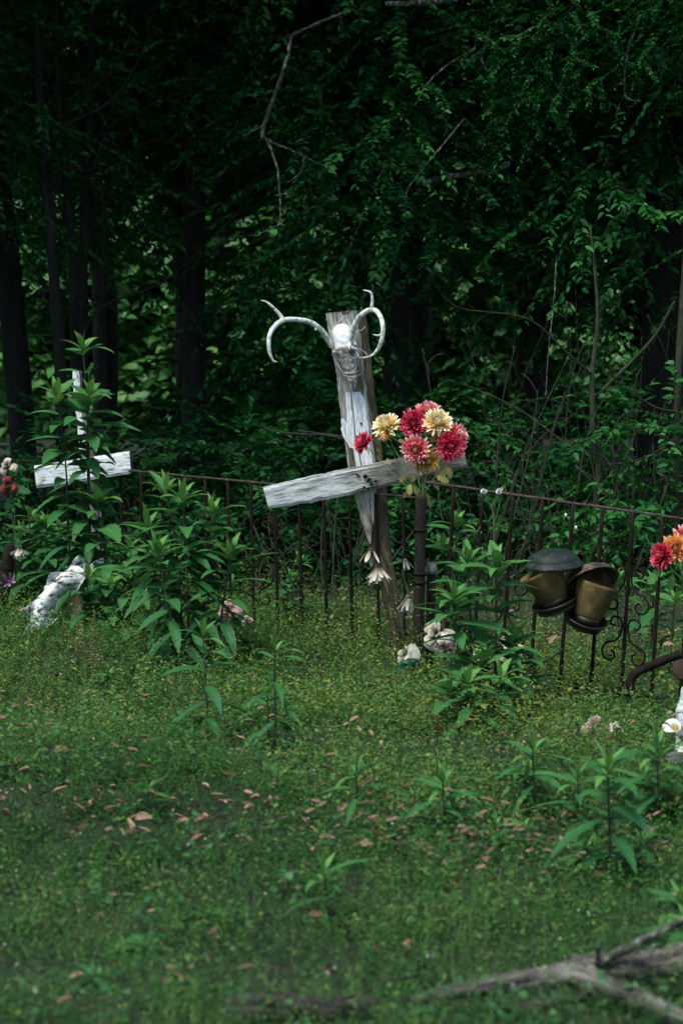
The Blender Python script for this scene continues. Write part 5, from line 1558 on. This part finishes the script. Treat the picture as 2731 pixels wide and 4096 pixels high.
# seedlings on the open ground
SEED = [
    ('narrow leaved seedling tuft in front of the cross foot', [[(1585, 2880), (1588, 2820), (1590, 2760)]], .10, 6, .17),
    ('slim seedling with drooping lower leaves in the middle of the clearing', [[(1428, 3340), (1428, 3200), (1424, 3060)]], .085, 6, .2),
    ('lone seedling with three upright leaves, nearest of the middle', [[(1308, 3690), (1306, 3570), (1290, 3480)]], .09, 3, .22),
    ('pale tipped seedling behind the pale patch, right of the middle', [[(2142, 3270), (2136, 3130), (2128, 2990)], [(2110, 3220), (2108, 3130), (2105, 3100)]], .125, 7, .24),
    ('bright tipped seedling left of the drooping tall one', [[(2310, 3360), (2310, 3220), (2310, 3100)]], .12, 6, .2),
    ('tall dark seedling with arching drooping leaves on the right', [[(2440, 3560), (2438, 3350), (2432, 3180), (2430, 3060)]], .155, 7, .25),
    ('leafy seedling near the right edge beside the calla lilies', [[(2630, 3330), (2632, 3150), (2625, 2990)], [(2580, 3250), (2575, 3170), (2568, 3110)]], .125, 8, .24),
    ('seedling in the middle right with a bright top', [[(1775, 3360), (1775, 3250), (1770, 3120)], [(1805, 3330), (1808, 3260), (1808, 3215)]], .11, 6, .24),
    ('small seedling left of the bright topped one', [[(1662, 3300), (1660, 3240), (1655, 3190)]], .07, 5, .22),
    ('small upright seedling among yellow weeds at left', [[(425, 2770), (430, 2720), (432, 2690)]], .075, 4, .22),
    ('small spreading seedling left of the bare stem weed', [[(340, 2840), (345, 2815), (350, 2795)]], .06, 4, .2),
    ('broad seedling at the left edge of the clearing', [[(40, 3120), (45, 3080), (48, 3050)], [(110, 3090), (115, 3070), (120, 3055)]], .085, 4, .28),
    ('faint upright seedling in the left middle', [[(598, 3270), (596, 3210), (590, 3150)]], .065, 4, .22),
    ('two leaved seedling catching light in the middle', [[(1110, 3160), (1112, 3130), (1115, 3100)]], .075, 3, .24),
    ('seedling tuft in front of the fallen branch', [[(2330, 3880), (2330, 3850), (2332, 3825)]], .045, 3, .4),
    ('dark broad weed at the lower right edge', [[(2760, 3800), (2740, 3690), (2720, 3600)], [(2790, 3850), (2770, 3770), (2745, 3700)]], .11, 5, .4),
    ('low dark weed tuft under the arching seedling', [[(2520, 3480), (2540, 3420), (2560, 3370)], [(2380, 3500), (2360, 3440), (2340, 3390)]], .10, 6, .24),
    ('low weed tuft in the dirt patch right of the middle', [[(2080, 3400), (2085, 3360), (2090, 3310)], [(1985, 3380), (1980, 3340), (1975, 3300)]], .075, 6, .2),
    ('low seedling near the right fence foot', [[(2250, 2960), (2255, 2930), (2262, 2900)]], .06, 4, .26),
    ('dim seedling at the lower left', [[(360, 3960), (372, 3930), (380, 3900)]], .05, 4, .35),
    ('broad leaf seedling low in the left foreground', [[(560, 3830), (566, 3805), (572, 3785)], [(515, 3820), (505, 3800), (500, 3785)]], .05, 4, .4),
]
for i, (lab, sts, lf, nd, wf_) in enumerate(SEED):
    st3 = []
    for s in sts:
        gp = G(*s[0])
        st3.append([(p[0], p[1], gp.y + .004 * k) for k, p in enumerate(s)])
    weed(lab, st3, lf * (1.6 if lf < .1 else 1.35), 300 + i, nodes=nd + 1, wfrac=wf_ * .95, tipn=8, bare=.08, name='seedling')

# seed-head plant with white puffs
gp = P(1972, 2560, 9.35); gp.z = gh(gp.x, gp.y)
sp_ = thing('seedhead_plant', 'thin green plant with two white seed puffs in front of the right rail', 'weed', gp)
mb = MB()
mb.tube(catmull([gp, P(1976, 2300, 9.35), P(1974, 2100, 9.35), P(1966, 2030, 9.35), P(1938, 1982, 9.34)], 6), .0028, 6)
mb.tube(catmull(pix([(1976, 2100), (1992, 2040), (2006, 1980)], 9.35), 5), .002, 5)
mb.tube(catmull(pix([(1966, 2030), (1984, 1998), (1994, 1978)], 9.35), 5), .0016, 5)
mb.tube(catmull(pix([(1975, 2102), (2000, 2104), (2016, 2122)], 9.35), 5), .0014, 5)
mb.tube(catmull(pix([(1966, 2030), (1968, 2012), (1974, 1998)], 9.35), 5), .0014, 5)
mb.build('stem', M['greenstem'], sp_)
for (px, py) in ((1934, 1966), (1996, 1966)):
    mb = MB(); c = P(px, py, 9.34); g = random.Random(px)
    for k in range(260):
        v = Vector((g.gauss(0, 1), g.gauss(0, 1), g.gauss(0, 1) + .3)).normalized()
        o_ = v.orthogonal().normalized() * .0008; e = c + v * .0125 * g.uniform(.75, 1.05)
        i0 = mb.vert(c); i1 = mb.vert(e + o_ * 2.5); i2 = mb.vert(e - o_ * 2.5); mb.f.append((i0, i1, i2))
    mb.build('seed_puff', M['puff'], sp_, smooth=False)
mb = MB(); c = P(2006, 1954, 9.35)
for k in range(9):
    a = k * .7; petal(mb, c, Vector((math.cos(a), -.2, math.sin(a) + .4)).normalized(), Vector((-math.sin(a), 0, math.cos(a))), Vector((0, -1, .3)), .007, .003, .2, .2)
mb.build('flower_head', M['gold'], sp_)
mb = MB(); g = random.Random(8)
for (px, py) in ((1918, 1982), (1925, 1986), (1950, 1968), (2015, 1972), (2022, 1964), (2028, 1976), (2018, 1952), (2012, 2124), (1912, 2122), (1924, 2132), (1918, 2112)):
    c = P(px, py, 9.35); mb.tube([c + Vector((0, 0, -.006)), c, c + Vector((0, 0, .007))], [.0018, .004, .0016], 6)
mb.build('buds', M['greenstem'], sp_)

# dry seeding stalks at the left
g = random.Random(12)
for i, (px, py0, py1) in enumerate(((300, 2720, 2560), (330, 2700, 2480), (365, 2740, 2510), (378, 2735, 2440), (400, 2720, 2540), (345, 2690, 2540), (310, 2650, 2430), (275, 2660, 2520), (250, 2620, 2470))):
    b = G(px, py0); tpz = P(px + g.uniform(-12, 12), py1, b.y)
    t = thing('dry_stalk', 'yellowed seeding weed stalk standing before the white planter ring', 'weed', b, 'yellowed weed stalks before the planter')
    mb = MB(); q = catmull([b, b.lerp(tpz, .5) + Vector((g.uniform(-.01, .01), 0, 0)), tpz], 7); mb.tube(q, lerps([.0026, .0014], len(q)), 5, t=.3); mb.build('stalk', M['dry'], t)
    mb = MB()
    for k in range(26):
        f = .25 + .75 * k / 26; p = b.lerp(tpz, f); a = k * 2.4
        ax = Vector((math.cos(a), math.sin(a), g.uniform(-.1, .8))).normalized()
        L = .022 * (1.2 - .7 * f) * g.uniform(.7, 1.4)
        blade(mb, p, ax, Vector((0, 0, 1)), L, L * .4, .6, g.uniform(.2, 1), n=5)
    mb.build('seed_leaves', M['dry'], t)

# olive leaf inside the planter ring
t = thing('fallen_leaf', 'large dull olive leaf hanging inside the white planter ring', 'leaf', P(285, 2400, 10.95))
mb = MB(); blade(mb, P(312, 2372, 10.95), Vector((-.28, -.15, -1)).normalized(), Vector((.3, -1, .1)), .15, .075, .25, .6, n=16, fold=.3); mb.build('blade', mat_noise('olive_leaf', [(0.35, (0.03, 0.034, 0.010)), (0.6, (0.06, 0.062, 0.022)), (0.8, (0.11, 0.10, 0.05))], 30, 0.6, 0.3, 0.003, stretch=(1, 1, .3)), t)

# ------------------------------------------------------------------ fallen wood
def fallen(label, paths, name='fallen_branch', cat='branch', mat='log', zoff=0.0):
    first = Pz(*paths[0][0][0]); t = thing(name, label, cat, Vector((first.x, first.y, gh(first.x, first.y))))
    mb = MB()
    for pts, rads in paths:
        q = catmull([Pz(*p) for p in pts], 8)
        mb.tube(q, lerps(rads, len(q)), 20, lump=0.5)
    mb.build('wood', M[mat], t)
    return t
fallen('thick pale forked fallen branch across the lower right corner', [
    ([(1640, 4005, .035), (1800, 3972, .05), (1990, 3942, .065), (2150, 3915, .07), (2290, 3902, .08), (2420, 3945, .07), (2560, 4000, .07), (2720, 4075, .06), (2860, 4140, .02)], [.007, .016, .021, .024, .027, .022, .020, .018])])
fallen('broken pale log end lying behind the forked branch at the right edge', [
    ([(2290, 3860, .085), (2400, 3868, .09), (2520, 3880, .095), (2650, 3862, .10), (2760, 3835, .11), (2900, 3800, .12)], [.018, .029, .031, .034, .036, .036])], 'fallen_log', 'log')
fallen('thin grey stick slanting up to the right edge over the forked branch', [
    ([(2325, 3880, .09), (2450, 3826, .13), (2590, 3755, .18), (2700, 3700, .22), (2830, 3630, .27)], [.008, .0095, .0085, .0075]), ([(2392, 3850, .11), (2390, 3815, .14), (2396, 3782, .17)], [.004, .005, .003])], 'fallen_stick', 'stick', 'palebark')
fallen('dark weathered log half buried at the bottom edge', [([(930, 4044, .06), (1010, 4030, .085), (1150, 4034, .085), (1330, 4036, .08), (1500, 4015, .06)], [.026, .030, .028, .024, .010])], 'fallen_log', 'log', 'darklog')
fallen('thin dark stick at the bottom edge under the forked branch', [([(1950, 4040, .03), (2120, 4030, .05), (2240, 4005, .06), (2340, 3992, .06)], [.008, .012, .010, .006])], 'fallen_stick', 'stick', 'twig')
fallen('slender stick lying in the front weeds left of the forked branch', [([(1390, 3990, .04), (1480, 3960, .08), (1570, 3920, .10), (1660, 3900, .11)], [.002, .003, .002])], 'fallen_stick', 'stick', 'twig')
fallen('dark forked dead twig lying under the lanterns', [
    ([(2090, 2760, .02), (2118, 2715, .05), (2140, 2662, .10), (2090, 2600, .17), (2030, 2572, .2)], [.009, .008, .006, .003]), ([(2140, 2662, .10), (2190, 2640, .12), (2240, 2610, .14), (2272, 2602, .16)], [.005, .004, .002]), ([(2112, 2712, .05), (2200, 2700, .05), (2260, 2712, .04)], [.005, .003]), ([(2150, 2660, .1), (2160, 2560, .2), (2210, 2540, .22), (2320, 2505, .25)], [.0025, .0015, .001])], 'fallen_twig', 'twig', 'twig')

# rusty implement at the right edge
rp = P(2540, 2760, 8.9); rp.z = gh(rp.x, rp.y)
imp = thing('rusty_tool', 'curved dark iron arm with a round rusty blade at the right edge', 'tool', rp)
mb = MB(); mb.tube(catmull(pix([(2524, 2760), (2522, 2720), (2548, 2690), (2600, 2665), (2660, 2640), (2720, 2618)], 8.75), 6), .017, 10, lump=.15); mb.build('arm', M['rust'], imp)
mb = MB(); m = axis_m(P(2728, 2680, 8.7), (.2, -.9, .3)); mb.lathe([(0, .004), (.02, .005), (.034, .003), (.040, 0), (.034, -.003), (0, -.004)], m, 28, lump=.15); mb.build('blade', M['rustplate'], imp)
for i, (px, py, L, lab, mt) in enumerate(((2650, 2580, .075, 'orange brown dead leaf standing above the rusty tool', 'litter'), (2195, 2575, .05, 'tan dead leaf caught upright on the twig under the lanterns', 'litter'), (540, 3338, .06, 'large folded tan dead leaf on the left of the clearing', 'litter'), (1640, 3300, .06, 'upright brown dead leaf in the litter patch', 'litter'), (2010, 3360, .055, 'crumpled pale brown dead leaf on the dirt patch', 'litter'), (218, 3060, .055, 'tan dead leaf propped in the left ground cover', 'litter'))):
    c = P(px, py, 8.8) if py < 2620 else G(px, py) + Vector((0, 0, .045))
    t = thing('dead_leaf', lab, 'leaf', c)
    mb = MB()
    blade(mb, c, Vector((.8, -.3, .35)).normalized() if i != 1 else Vector((.5, -.2, .8)).normalized(), Vector((-.3, -.6, .6)), L * (.6 if i == 0 else 1), L * (.22 if i == 0 else .45), .7, .7, n=9, fold=.5)
    mb.build('blade', M[mt], t)
